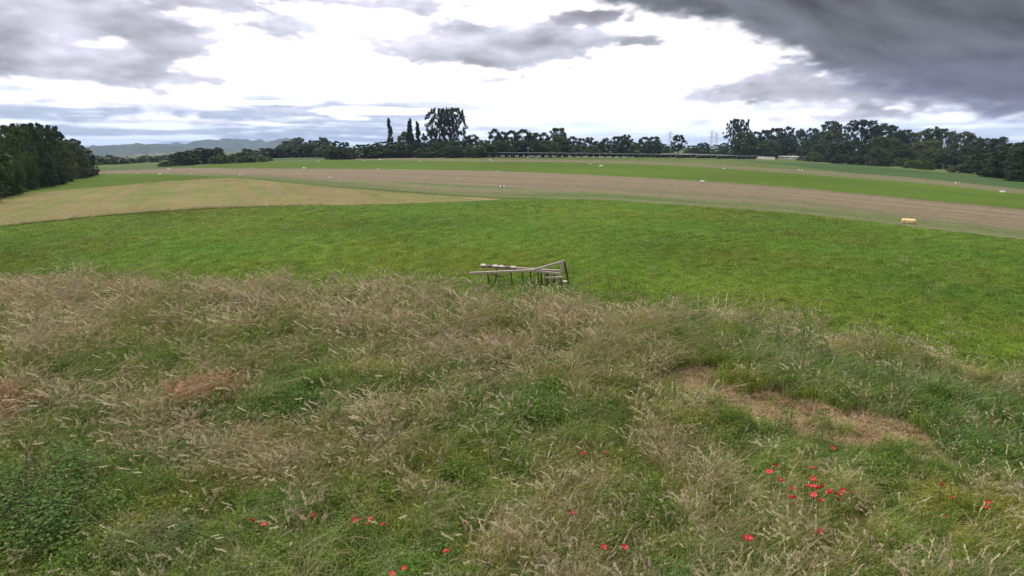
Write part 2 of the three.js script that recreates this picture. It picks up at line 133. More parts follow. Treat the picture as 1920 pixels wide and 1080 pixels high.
const GREENP = [[-10.5,-14.3,1.6,1], [-11.6,-14.0,0.9,0.6], [-5.6,-13.7,1.4,1], [-4.2,-13.7,1.1,1], [-7.7,-15.9,1.1,0.8], [-2.6,-12.7,1.0,0.7], [-1.9,-13.3,0.4,0.8], [-0.5,-11.0,1.0,1.1], [0.6,-11.2,1.2,0.9], [-0.9,-9.1,0.9,0.8], [-2.1,-9.9,0.8,0.6], [-4.6,-7.8,1.1,0.9], [-6.3,-7.3,1.6,1], [-8.3,-8.7,0.9,1.2], [-2.8,-8.2,0.8,0.9], [-1.4,-7.2,0.7,0.8], [5.1,-15.8,1.4,0.8], [6.7,-14.9,1.4,0.9], [8.5,-12.8,2.0,1.2], [9.6,-11.7,1.7,1], [10.8,-11.2,1.4,0.9], [5.0,-10.8,0.8,1], [2.0,-11.2,0.7,0.8], [2.4,-9.3,0.8,0.6], [7.0,-9.6,1.2,0.6], [5.4,-7.6,1.1,0.8], [7.1,-6.8,0.9,1.2], [7.1,-8.2,0.5,0.4], [3.2,-8.0,0.7,0.5], [4.4,-7.8,0.5,0.4], [-8.8,-22.4,1.3,0.7], [-9.7,-9.5,1.0,0.8], [-4.9,-6.8,0.9,0.7]];
const STRAW = [[5.0,-13.5], [5.6,-12.9], [6.3,-12.3], [6.9,-11.8], [7.7,-11.4], [8.4,-10.9]];
const RIDGE = [[3.8,-17.1], [5.5,-15.9], [7.0,-15.1], [8.8,-14.3], [9.9,-13.0], [11.0,-11.9], [11.9,-10.9]];
const BRAMBLE = [[-8.3,-8.6,0.7], [-7.1,-7.7,0.6], [-7.9,-7.6,0.6], [-5.4,-7.3,0.5]];
const HERBS = [[-0.3,-10.8,0.5], [0.7,-11.3,0.5], [-10.5,-14.1,0.9], [-7.8,-16.0,0.8], [5.0,-10.9,0.6], [-5.1,-12.2,0.6], [-6.2,-6.9,0.6], [-6.6,-8.4,0.5], [-0.7,-7.8,0.3], [1.5,-7.3,0.3]];
const REDP = [[-7.4,-12.8,0.8,1], [-7.7,-12.0,0.6,0.8], [-11.6,-11.9,0.7,0.7]];
const STAND = [0.24,-24.13];
const WEEDS = [[13.0,-47.8], [17.6,-42.7], [13.9,-39.1], [-13.8,-35.8], [-21.7,-34.0]];
const FIELD_FAR = F_STUB_NEAR.slice(0, 9).concat(F_RUN_NEAR.slice(7));

// ------------------------------------------------------------------ helpers for things
const taken = {};
function numbered(n) { const k = taken[n] = (taken[n] ?? -1) + 1; return k ? n + '_' + String(k).padStart(3, '0') : n; }
function tag(o, label, category, group, kind) { o.userData.label = label; if (category) o.userData.category = category; if (group) o.userData.group = group; if (kind) o.userData.kind = kind; return o; }
function shadows(o) { o.traverse(m => { if (m.isMesh) { m.castShadow = true; m.receiveShadow = true; } }); return o; }
function thing(name, x, z, turn = 0, y) { const o = new THREE.Group(); o.name = numbered(name); o.position.set(x, y ?? gh(x, z), z); o.rotation.y = turn; scene.add(o); return o; }
function part(name, geo, m, parent) { const o = new THREE.Mesh(geo, m); o.name = name; parent.add(o); return o; }
const rgb = (r, g, b) => new THREE.Color().setRGB(r, g, b);
function mat(r, g, b, rough = .9, more = {}) { return new THREE.MeshStandardMaterial({ color: rgb(r, g, b), roughness: rough, metalness: 0, ...more }); }
function geoOf(pos, idx, col, uv) {
  const g = new THREE.BufferGeometry();
  g.setAttribute('position', new THREE.Float32BufferAttribute(pos, 3));
  if (col) g.setAttribute('color', new THREE.Float32BufferAttribute(col, 3));
  if (uv) g.setAttribute('uv', new THREE.Float32BufferAttribute(uv, 2));
  if (idx) g.setIndex(idx);
  return g;
}
const V = (x, y, z) => new THREE.Vector3(x, y, z);
function bar(a, b, w, h, bevel = true) {                   // a squared timber from a to b
  const L = a.distanceTo(b), g = new THREE.BoxGeometry(w, h, L, 1, 1, 1);
  g.lookAt(b.clone().sub(a)); g.translate((a.x + b.x) / 2, (a.y + b.y) / 2, (a.z + b.z) / 2); return g;
}
function rod(a, b, r0, r1, n = 6) {
  const L = a.distanceTo(b), g = new THREE.CylinderGeometry(r1, r0, L, n, 1);
  g.applyQuaternion(new THREE.Quaternion().setFromUnitVectors(V(0, 1, 0), b.clone().sub(a).normalize())); g.translate((a.x + b.x) / 2, (a.y + b.y) / 2, (a.z + b.z) / 2); return g;
}
const merge = list => mergeGeometries(list.map(g => { const n = g.index ? g.toNonIndexed() : g; for (const k of Object.keys(n.attributes)) if (!['position', 'normal', 'uv'].includes(k)) n.deleteAttribute(k); return n; }));

// ------------------------------------------------------------------ the lie of the land
const edgeZ = x => piece(MEADOW_EDGE, x);                  // far side of the rough meadow
function lineDist(pts, x, z) { let best = 1e9; for (let i = 1; i < pts.length; i++) { const [ax, az] = pts[i - 1], [bx, bz] = pts[i], dx = bx - ax, dz = bz - az, t = clamp(((x - ax) * dx + (z - az) * dz) / (dx * dx + dz * dz)); best = Math.min(best, Math.hypot(x - ax - dx * t, z - az - dz * t)); } return best; }
const smooth = (x, z) => -0.04 * x * x / (Math.hypot(x, z) + 20);
function gh(x, z) {
  let y = smooth(x, z);
  if (z > -34 && x > -40 && x < 40) {
    const m = sstep(-1.5, 2.5, z - edgeZ(x));
    if (m > 0) {
      y += m * (.34 * (fbm(x / 3.4 + 11, z / 3.4 + 5, 3) - .5) + .16 * (fbm(x / 1.1, z / 1.1 + 50, 2) - .5));
      if (x > 0) y += m * (.13 * Math.exp(-((lineDist(RIDGE, x, z) / 1.3) ** 2)) - .1 * Math.exp(-((lineDist(STRAW, x, z) / .9) ** 2)));
    }
  }
  return y;
}

// ------------------------------------------------------------------ surface textures: grain and colour only
function tile(size, fn, srgb = true) {
  const d = new Uint8Array(size * size * 4);
  for (let j = 0; j < size; j++) for (let i = 0; i < size; i++) { const c = fn(i, j, size), o = (j * size + i) * 4; for (let k = 0; k < 3; k++) { const v = clamp(c[k]); d[o + k] = 255 * (srgb ? (v <= .0031308 ? v * 12.92 : 1.055 * v ** (1 / 2.4) - .055) : v); } d[o + 3] = 255; }
  const t = new THREE.DataTexture(d, size, size); t.wrapS = t.wrapT = THREE.RepeatWrapping; t.magFilter = THREE.LinearFilter; t.minFilter = THREE.LinearMipmapLinearFilter; t.generateMipmaps = true;
  if (srgb) t.colorSpace = THREE.SRGBColorSpace; t.needsUpdate = true; return t;
}
// noise that repeats over one tile: the lattice wraps at n cells
function wrapN(x, y, n, salt) {
  const xi = Math.floor(x), yi = Math.floor(y), fx = x - xi, fy = y - yi, u = fx * fx * (3 - 2 * fx), v = fy * fy * (3 - 2 * fy);
  const m = k => ((k % n) + n) % n, T = (a, b) => TAB[((m(a) * 167 + salt * 31) & 255) | ((m(b) * 59 + salt * 97 + m(a) * 7) & 255) << 8];
  return lerp(lerp(T(xi, yi), T(xi + 1, yi), u), lerp(T(xi, yi + 1), T(xi + 1, yi + 1), u), v);
}
function grassTile(a, b, c, sx = 1, sy = 1, size = 512) {   // three colours mixed by coarse, middling and fine grain
  return tile(size, (i, j, s) => {
    const x = i / s, y = j / s;
    const p = wrapN(x * 8 * sx, y * 8 * sy, 8 * Math.max(sx, sy), 1), q = wrapN(x * 40 * sx, y * 40 * sy, 40 * Math.max(sx, sy), 2), f = wrapN(x * 170 * sx, y * 170 * sy, 170 * Math.max(sx, sy), 3);
    const t = clamp(.25 * p + .35 * q + .4 * f), w = clamp((wrapN(x * 90, y * 90, 90, 5) - .62) * 3) * .8, l = .62 + .76 * f * .6 + .4 * q * .6;
    return [0, 1, 2].map(k => lerp(lerp(a[k], b[k], t), c[k], w) * l);
  });
}
const bumpTile = tile(512, (i, j, s) => { const v = .5 * wrapN(i / s * 60, j / s * 60, 60, 7) + .5 * wrapN(i / s * 170, j / s * 170, 170, 8); return [v, v, v]; }, false);
function fieldMat(t, scale, bump = .05) { const m = new THREE.MeshPhysicalMaterial({ specularIntensity: .12, map: t.clone(), bumpMap: bumpTile.clone(), bumpScale: bump, roughness: 1, vertexColors: true }); m.map.repeat.set(scale, scale); m.bumpMap.repeat.set(scale, scale); m.map.needsUpdate = m.bumpMap.needsUpdate = true; return m; }
const TX = {
  lush: grassTile([.07, .14, .012], [.1, .185, .018], [.13, .17, .03]),
  far: grassTile([.05, .088, .011], [.078, .125, .017], [.1, .12, .03]),
  dull: grassTile([.06, .09, .025], [.1, .13, .04], [.15, .13, .06]),
  dry: grassTile([.14, .115, .075], [.2, .16, .11], [.11, .12, .05], .25, 1),
  stub: grassTile([.12, .107, .052], [.205, .172, .088], [.095, .13, .03]),
  soil: grassTile([.05, .045, .02], [.08, .08, .03], [.14, .11, .06]),
  crop: grassTile([.035, .066, .022], [.055, .095, .034], [.075, .105, .042]),
};

// ------------------------------------------------------------------ fields: strips between two edge lines, laid on the land
function along(pts, n) { const c = new THREE.CatmullRomCurve3(pts.map(p => V(p[0], 0, p[1])), false, 'centripetal'); const o = []; for (let i = 0; i <= n; i++) o.push(c.getPoint(i / n)); return o; }
function strip(name, far, near, n, m, lift, material, tint, label, opt = {}) {
  const A = along(far, n), B = along(near, n), pos = [], col = [], uv = [], idx = []; let run = 0;
  for (let i = 0; i <= n; i++) {
    if (i) run += A[i].clone().add(B[i]).sub(A[i - 1]).sub(B[i - 1]).length() / 2;
    for (let j = 0; j <= m; j++) {
      const t = j / m; let x = lerp(A[i].x, B[i].x, t), z = lerp(A[i].z, B[i].z, t);
      if (j === 0 || j === m) { const w = (opt.rag ?? .5) * (fbm(x * .7, z * .7, 3) - .5) * 2, s = j ? 1 : -1, dx = B[i].x - A[i].x, dz = B[i].z - A[i].z, L = Math.hypot(dx, dz) || 1; x += dx / L * w * s; z += dz / L * w * s; }
      pos.push(x, gh(x, z) + lift, z); const c = tint(x, z, t, run); col.push(c[0], c[1], c[2]);
      if (opt.alongRun) uv.push(run, t * A[i].distanceTo(B[i])); else uv.push(x, z);
    }
  }
  const w = m + 1; for (let i = 0; i < n; i++) for (let j = 0; j < m; j++) { const a = i * w + j, b = a + 1, c = a + w, d = c + 1; idx.push(a, b, c, b, d, c); }
  const g = geoOf(pos, idx, col, uv); g.computeVertexNormals();
  const o = new THREE.Mesh(g, material); o.name = name; o.receiveShadow = true; tag(o, label, null, null, 'structure'); scene.add(o); return o;
}
const patchy = (amp, f, hue = .12) => (x, z) => { const a = fbm(x * f + 3, z * f + 8, 4) - .5, b = fbm(x * f * 2.3 + 60, z * f * 2.3 + 20, 3) - .5; const l = 1 + amp * 2 * a; return [l * (1 + hue * 2 * b), l, l * (1 + hue * b)]; };

{ // the ground, one sheet out to the hills
  const pos = [], col = [], uv = [], idx = [], NA = 360; const rad = [0]; for (let r = 4; r < 5600; r *= 1.05) rad.push(r); rad.push(5600);
  const t = patchy(.25, .02, .2);
  for (const r of rad) for (let k = 0; k < NA; k++) { const a = k / NA * Math.PI * 2, x = Math.sin(a) * r, z = -Math.cos(a) * r; pos.push(x, (r < 60 ? gh(x, z) : smooth(x, z)) - .02 - r * .00005, z); col.push(...t(x, z)); uv.push(x, z); }
  for (let i = 0; i < rad.length - 1; i++) for (let k = 0; k < NA; k++) { const a = i * NA + k, b = i * NA + (k + 1) % NA, c = a + NA, d = b + NA; idx.push(a, b, c, b, d, c); }
  const g = geoOf(pos, idx, col, uv); g.computeVertexNormals(); const o = new THREE.Mesh(g, fieldMat(TX.dull, .18)); o.name = 'ground'; o.receiveShadow = true; tag(o, 'flat grassland running out to the hills', null, null, 'structure'); scene.add(o);
}
const lush = patchy(.22, .09, .14);
{
  const far = F_STUB_NEAR.slice(0, 9).concat(F_RUN_NEAR.slice(7)), near = MEADOW_EDGE;
  strip('grass_field', far.map(p => [p[0], p[1] - .5]), MEADOW_EDGE.map(p => [p[0] * .97, p[1] + 2.2]), 200, 70, 0, fieldMat(TX.lush, .22, .08), (x, z) => { const c = lush(x, z), k = sstep(.5, .75, fbm(x * .05 + 9, z * .12 + 2, 4)); return [c[0] * (1 + .25 * k), c[1] * (1 - .04 * k), c[2]]; }, 'bright green short grass field beyond the rough meadow', { rag: .4 });
  const m0 = MEADOW_EDGE.map(p => [p[0] * 1.02, p[1] + .3]);
  strip('meadow_ground', m0, m0.map(p => [p[0] * .9, 12]), 150, 110, -.01, fieldMat(TX.soil, .5, .05), patchy(.3, .5, .2), 'rough earth and thatch under the tall meadow grass', { rag: .3 });
}
strip('stubble_field', F_STUB_FAR, F_STUB_NEAR, 220, 70, .02, fieldMat(TX.stub, .12, .05), (x, z, t) => {
  const s = fbm((x * .885 - z * .465) * .95, (x * .465 + z * .885) * .02 + 4, 3), g = sstep(.44, .66, s) * (.15 + .95 * fbm(x * .12, z * .12, 3)) * (1 - .7 * sstep(.72, .95, t)), d = .88 + .3 * fbm(x * .3, z * .3 + 8, 3) + .25 * (fbm(x * .07 + 30, z * .07, 3) - .5);
  return [d * lerp(1.05, .66, g), d * lerp(.98, 1.0, g), d * lerp(.95, .52, g)];
}, 'freshly mown hay field with faint swath lines', { rag: .8 });
strip('grass_verge', F_WEDGE_FAR, F_WEDGE_NEAR, 70, 12, .006, fieldMat(TX.far, .15, .06), patchy(.22, .06), 'green grass strip along the edge of the wood');
strip('runway', F_RUN_FAR, F_RUN_NEAR, 260, 40, .012, fieldMat(TX.dry, .12, .03), (x, z, t, run) => {
  const s = fbm(run * .012, t * 22, 4), w = fbm(run * .03 + 70, t * 9 + 4, 4), g = sstep(.6, 1, t + (w - .5) * .5) * sstep(-70, 30, 40 - x) + .35 * sstep(.55, .75, w);
  const d = .72 + .5 * s; return [d * lerp(1, .66, g), d * lerp(.96, .9, g), d * lerp(1, .6, g)];
}, 'dry brown mown grass runway with faint wheel tracks', { alongRun: true, rag: .35 });
strip('runway_margin', F_MID_FAR, F_MID_NEAR, 160, 24, .006, fieldMat(TX.far, .1, .06), patchy(.22, .035), 'bright green grass band between the two mown strips', { rag: .4 });
strip('mown_taxiway', F_TAXI_FAR, F_TAXI_NEAR, 160, 8, .012, fieldMat(TX.dry, .08, .03), (x, z, t, run) => { const d = .95 + .3 * (fbm(run * .02, t * 6, 3) - .5); return [d * .82, d * .92, d * .78]; }, 'narrow pale mown strip beyond the green band', { alongRun: true, rag: .3 });
strip('dry_verge', F_VERGE_FAR, F_VERGE_NEAR, 80, 8, .008, fieldMat(TX.dull, .08, .06), patchy(.22, .03, .25), 'dull brownish verge in front of the solar panels');
strip('crop_field', F_CROP_FAR, F_CROP_NEAR, 80, 14, .014, fieldMat(TX.crop, .08, .06), patchy(.15, .03), 'blue-green crop field below the wood');
strip('crop_field_001', F_CROPL_FAR, F_CROPL_NEAR, 30, 8, .006, fieldMat(TX.crop, .08, .06), (x, z, t) => { const d = 1 + .4 * (fbm(x * .05, z * .05, 3) - .5); return t < .5 ? [d * 1.7, d * 1.4, d * 1.3] : [d, d, d]; }, 'low green crop in front of the distant hedge line');
strip('crop_field_002', F_CROPM_FAR, F_CROPM_NEAR, 30, 8, .006, fieldMat(TX.crop, .08, .06), (x, z, t) => { const d = 1.2 + .4 * (fbm(x * .04, z * .04, 3) - .5); return [d * 1.3, d, d]; }, 'green crop strip beside the end of the wood');

{ // wooded hills far off
  const ridge = (name, R, prof, base, seed, label) => {
    const pos = [], col = [], idx = [], n = 150, m = 16;
    for (let i = 0; i <= n; i++) {
      const az = lerp(-58, -14, i / n), a = az * Math.PI / 180; const hTop = piece(prof, az) + 5.5 * (fbm(az * 1.4 + seed, seed, 4) - .5) + 3 * (vnoise(az * 9, seed) - .5);
      for (let j = 0; j <= m; j++) { const t = j / m, s = t < .6 ? t / .6 : (1 - t) / .4, r = R * (1 + .34 * (t - .6)) * (1 + .02 * (fbm(az * .8, t * 5 + seed, 3) - .5)), x = Math.sin(a) * r, z = -Math.cos(a) * r, y = lerp(base, hTop * R / 1000, sstep(0, 1, s) * (1 - .16 * (fbm(az * .9 + 5, t * 4 + seed, 4)) * (1 - s))); pos.push(x, y, z); const f = sstep(.42, .6, fbm(az * 2.2, t * 9 + seed, 4)), l = .8 + .5 * vnoise(az * 7, t * 40); col.push(lerp(.02, .04, f) * l, lerp(.036, .058, f) * l, lerp(.022, .03, f) * l); }
    }
    for (let i = 0; i < n; i++) for (let j = 0; j < m; j++) { const w = m + 1, p = i * w + j, q = p + 1, c = p + w, d = c + 1; idx.push(p, c, q, q, c, d); }
    const g = geoOf(pos, idx, col); g.computeVertexNormals(); const o = new THREE.Mesh(g, new THREE.MeshStandardMaterial({ vertexColors: true, roughness: 1 })); o.name = name; tag(o, label, null, null, 'structure'); scene.add(o);
  };
  // height in metres for each kilometre of distance, by bearing
  ridge('hills', 4300, [[-58, 6], [-45, 6], [-38, 1], [-35.5, -2], [-33.4, 2.2], [-30.8, 4], [-29.2, 5], [-27.8, 11], [-26.8, 10], [-25.9, 11.2], [-24.6, 9.4], [-23.2, 8], [-22.3, 9], [-21.2, 11.6], [-20, 9], [-18.8, 1], [-14, -8]], -60, 3, 'blue-grey wooded hills on the skyline');
  ridge('foothills', 3000, [[-58, 0], [-38, -1], [-36.2, -1], [-34.5, 2.6], [-33.6, 4], [-31, 3.8], [-29, 1.5], [-27, -2], [-24, -5], [-20, -8], [-14, -12]], -60, 9, 'nearer wooded foothill below the blue-grey hills');
}

// ------------------------------------------------------------------ trees
const LEAF = [[.042, .066, .02], [.072, .108, .024], [.09, .11, .028], [.03, .048, .024], [.09, .115, .05], [.105, .145, .028]].map(c => new THREE.MeshPhysicalMaterial({ color: rgb(...c), roughness: .9, transmission: .3, thickness: 0, specularIntensity: .3, side: THREE.DoubleSide }));
const BARK = mat(.075, .06, .045), PALEBARK = mat(.26, .25, .22);
// profile(t, angle): radius at height t of the crown; clumps spread through it, each a cloud of leaf-sized faces
function makeCrown(seed, o) {
  const r = rngOf(seed), pos = [], idx = [], limbs = [];
  const H = 10, y0 = o.base * H, W = o.width;
  for (let c = 0; c < o.clumps; c++) {
    let t = o.top ? Math.pow(r(), o.top) : r(); const a = r() * Math.PI * 2, lob = .82 + .36 * vnoise(a * 1.6 + seed, t * 4 + seed);
    const shell = o.hollow ? .35 + .65 * Math.sqrt(r()) : Math.sqrt(r());
    const R = o.profile(t) * W / 2 * lob * shell, cr = o.clump * (.6 + .8 * r()) * (1 - .35 * t);
    const cx = Math.cos(a) * R, cz = Math.sin(a) * R, cy = y0 + t * (H - y0 - cr * .6); limbs.push([cx, cy, cz, t]);
    const tone = o.upright ? 1.9 : .92;
    for (let k = 0; k < o.leaves; k++) {
      let x, y, z; do { x = r() * 2 - 1; y = r() * 2 - 1; z = r() * 2 - 1; } while (x * x + y * y + z * z > 1);
      const q = .55 + .45 * r(); x = cx + x * cr * q * (o.upright ? .62 : 1); y = cy + y * cr * q * tone; z = cz + z * cr * q * (o.upright ? .62 : 1);
      if (y < .02) y = .02 + r() * .2;
      const s = o.leaf * (.6 + .8 * r()), th = r() * 6.283, ph = Math.acos(2 * r() - 1), ux = Math.sin(ph) * Math.cos(th), uy = Math.cos(ph) * .8, uz = Math.sin(ph) * Math.sin(th);
      let vx = r() - .5, vy = r() - .5, vz = r() - .5; const dt = vx * ux + vy * uy + vz * uz; vx -= dt * ux; vy -= dt * uy; vz -= dt * uz; const vl = s * .42 / (Math.hypot(vx, vy, vz) + 1e-3);
      const b = pos.length / 3;
      pos.push(x - ux * s, y - uy * s, z - uz * s, x + vx * vl, y + vy * vl, z + vz * vl, x + ux * s, y + uy * s, z + uz * s, x - vx * vl, y - vy * vl, z - vz * vl);
      idx.push(b, b + 1, b + 2, b, b + 2, b + 3);
    }
  }
  const wood = []; const tr = o.trunk ?? .22;
  if (o.bush) { for (let k = 0; k < 5; k++) { const l = limbs[Math.floor(r() * limbs.length)]; wood.push(rod(V((r() - .5) * .6, -.2, (r() - .5) * .6), V(l[0] * .8, l[1] * .9, l[2] * .8), .09, .03, 5)); } }
  else {
    const topY = y0 + (H - y0) * .78, bend = () => (r() - .5) * .3; let p = V(0, -.4, 0), rad = tr * 1.25;
    const pts = [p]; for (let k = 1; k <= 4; k++) { const q = V(bend() * k * .4, lerp(0, topY, k / 4), bend() * k * .4), r1 = tr * (1 - .2 * k); wood.push(rod(p, q, rad, r1, 7)); p = q; rad = r1; pts.push(q); }
    limbs.sort((a, b) => a[3] - b[3]);
    for (let k = 0; k < Math.min(o.limbs ?? 14, limbs.length); k++) { const l = limbs[Math.floor((k + .5) / (o.limbs ?? 14) * limbs.length)], hy = clamp(l[1] - Math.hypot(l[0], l[2]) * (o.upright ? 1.5 : .7), y0 * .7, topY * .95), i = Math.min(3, Math.floor(hy / topY * 4)), f = clamp(hy / topY * 4 - i), s = pts[i].clone().lerp(pts[i + 1], f); wood.push(rod(s, V(l[0], l[1], l[2]), tr * .38 * (1 - .5 * l[3]), .02, 5)); }
  }
  return { crown: geoOf(pos, idx), trunk: merge(wood), width: W };
}
const ell = (e = .5, p = .5) => t => Math.pow(Math.max(0, 1 - Math.pow(Math.abs((t - e) / (t < e ? e : 1 - e)), 2)), p) * .92 + .08;
const KIND = {};
function kinds(name, n, o) { KIND[name] = []; for (let k = 0; k < n; k++) KIND[name].push(makeCrown(1000 + name.length * 97 + name.charCodeAt(0) * 13 + k * 7, { ...o, profile: o.profile ?? ell(.38 + .14 * vnoise(k * 3.3, name.length), o.full ?? .5) })); }
kinds('nearBroad', 4, { base: .01, width: 7, clumps: 170, leaves: 52, leaf: .22, clump: .85, hollow: true, limbs: 12, full: .3 });
kinds('midBroad', 5, { base: .02, width: 7, clumps: 125, leaves: 38, leaf: .3, clump: 1.08, hollow: true, limbs: 12, full: .34 });
kinds('farBroad', 6, { base: .03, width: 7, clumps: 105, leaves: 40, leaf: .34, clump: 1.15, hollow: true, limbs: 10, full: .36 });
kinds('standard', 1, { base: .24, width: 7, clumps: 80, leaves: 26, leaf: .4, clump: .9, trunk: .26, hollow: true, limbs: 10 });
kinds('fan', 4, { base: .14, width: 5.2, clumps: 260, leaves: 36, leaf: .17, clump: .38, upright: true, limbs: 26, trunk: .2, top: .75, profile: t => .22 + .78 * Math.pow(Math.sin(Math.min(1, t * 1.18 + .06) * Math.PI * .62), 1.1) * (t > .86 ? 1 - (t - .86) * 3.6 : 1) });
kinds('column', 3, { base: .05, width: 2, clumps: 110, leaves: 34, leaf: .2, clump: .4, upright: true, limbs: 16, trunk: .16, profile: t => (.95 - .75 * t) * (t < .1 ? .6 + 4 * t : 1) });
kinds('bush', 4, { base: .0, width: 12, clumps: 70, leaves: 34, leaf: .7, clump: 2.0, bush: true, hollow: true, profile: t => Math.sqrt(1 - .9 * t * t) });
const ZONE = [
  ['in the near wood beside the hay field', 'trees of the near wood'], ['in the far hedge under the blue hills', 'trees under the hills'], ['in the clump beyond the runway end', 'trees at the runway end'],
  ['in the copse behind the low crop', 'trees of the distant copse'], ['in the copse around the two tall poplars', 'trees around the tall poplars'], ['behind the mast and the solar panels', 'trees behind the mast'],
  ['in the row behind the solar panels', 'row of trees behind the solar panels'], ['low on the skyline beside the power pylons', 'low skyline trees'], ['behind the pale concrete barrier', 'trees behind the barrier'], ['in the wood above the blue-green crop', 'trees of the wood above the crop']];
const SHADE = ['dark green', 'mid green', 'olive green', 'blackish green', 'grey-green', 'fresh yellow-green'];
const FORM = { nearBroad: 'dense broadleaf tree', midBroad: 'leafy broadleaf tree', farBroad: 'round-crowned broadleaf tree', standard: 'lone round tree on a bare trunk', fan: 'tall open-crowned poplar', column: 'slim columnar poplar', bush: 'low bush' };
const rt = rngOf(5);
TREES.forEach(([zone, kind, x, z, h, w, shade]) => {
  const v = KIND[kind][Math.floor(rt() * KIND[kind].length)], o = thing(kind === 'bush' ? 'bush' : kind === 'fan' || kind === 'column' ? 'poplar_tree' : 'broadleaf_tree', x, z, rt() * 6.28, smooth(x, z) - .1);
  o.scale.set(w * 1.08 / v.width, h * 1.01 / 10, w * 1.08 / v.width);
  part('trunk', v.trunk, kind === 'column' && zone === 4 && rt() > .5 ? PALEBARK : BARK, o); part('crown', v.crown, LEAF[shade < 0 ? 0 : shade], o);
  const rank = TREES.filter(t => t[0] === zone && t[1] === kind), hs = rank.map(t => t[4]).sort((p, q) => p - q), ws = rank.map(t => t[5] / t[4]).sort((p, q) => p - q), hi = hs.indexOf(h) / hs.length, wi = ws.indexOf(w / h) / ws.length;
  const size = kind === 'column' || kind === 'fan' || kind === 'standard' ? '' : (hi > .8 ? 'very tall ' : hi > .55 ? 'tall ' : hi > .25 ? 'middling ' : 'short ') + (wi > .66 ? 'broad ' : wi > .33 ? '' : 'slender ');
  tag(o, `${size}${SHADE[shade < 0 ? 0 : shade]} ${FORM[kind]} ${ZONE[zone][0]}`, kind === 'bush' ? 'bush' : 'tree', `${size}${SHADE[shade < 0 ? 0 : shade]} ${kind === 'bush' ? 'bushes' : 'trees'}, ${FORM[kind]}: ${ZONE[zone][1]}`);
});

// ------------------------------------------------------------------ solar panels seen from behind, barrier, mast, van, sheds, houses, pylons
const PANEL = mat(.012, .016, .034, .35), ALU = mat(.55, .56, .58, .45, { metalness: .3 }), STEEL = mat(.09, .1, .12, .6, { metalness: .3 }), WHITE = mat(.62, .62, .6, .6), DARKM = mat(.03, .03, .035, .7);
{
  const line = along(SOLAR, 400); let acc = 0; const cum = [0]; for (let i = 1; i <= 400; i++) cum.push(acc += line[i].distanceTo(line[i - 1]));
  const at = s => { let i = 1; while (i < 400 && cum[i] < s) i++; return line[i - 1].clone().lerp(line[i], (s - cum[i - 1]) / (cum[i] - cum[i - 1] || 1)); };
  const N = 14, len = acc / N, ORD = 'first second third fourth fifth sixth seventh eighth ninth tenth eleventh twelfth thirteenth fourteenth'.split(' ');
  for (let k = 0; k < N; k++) {
    const a = at(k * len + .02), b = at((k + 1) * len - .02), m = a.clone().lerp(b, .5), L = a.distanceTo(b), o = thing('solar_table', m.x, m.z, Math.atan2(-(b.z - a.z), b.x - a.x), smooth(m.x, m.z));
    const top = V(0, 2.35, 0), low = V(0, .75, -2.7);
    for (let j = 0; j < 4; j++) { const p0 = -L / 2 + j * L / 4, g = new THREE.BoxGeometry(L / 4 - .03, .04, 3.14); g.rotateX(-Math.atan2(1.6, 2.7)); g.translate(p0 + L / 8, 1.55, -1.35); part('panel', g, PANEL, o); }
    part('top_rail', bar(V(-L / 2, 2.39, .02), V(L / 2, 2.39, .02), .16, .2), ALU, o);
    for (let j = 0; j < 4; j++) { const x = -L / 2 + (j + .5) * L / 4; part('post', bar(V(x, -.2, -.9), V(x, 1.8, -.9), .14, .14), STEEL, o); part('brace', bar(V(x - .5, .35, -.8), V(x + .9, 2.2, -.05), .1, .1), ALU, o); }
    if (k < 8) for (const j of [0, 1, 2]) { const x = -L / 2 + (j + .5) * L / 3; for (const d of (k + j) % 3 ? [-.55, .55] : [0]) part('inverter_box', new THREE.BoxGeometry(.7, .8, .3).translate(x + d, .78, -.45), WHITE, o); }
    tag(o, `dark solar panel table ${k < 8 ? 'with white inverter boxes' : 'without inverter boxes'}, ${ORD[k]} in the row from the tall poplars`, 'solar panels', 'row of solar panel tables');
    shadows(o);
  }
}
{
  const pts = along(BARRIER, 28), conc = mat(.5, .48, .45, .85);
  const o = thing('concrete_barrier', pts[0].x, pts[0].z, 0, 0);
  for (let i = 0; i < 28; i++) { const a = pts[i], b = pts[i + 1], L = a.distanceTo(b), s = new THREE.Shape(); s.moveTo(-.4, -.5); s.lineTo(.4, -.5); s.lineTo(.18, .9); s.lineTo(.14, 1.5); s.lineTo(-.14, 1.5); s.lineTo(-.18, .9); s.closePath(); const g = new THREE.ExtrudeGeometry(s, { depth: L - .05, bevelEnabled: false }); g.lookAt(b.clone().sub(a)); g.translate(a.x - o.position.x, smooth(a.x, a.z), a.z - o.position.z); part('wall_segment', g, conc, o); }
  tag(o, 'long pale concrete barrier running behind the solar panels', 'barrier'); shadows(o);
}
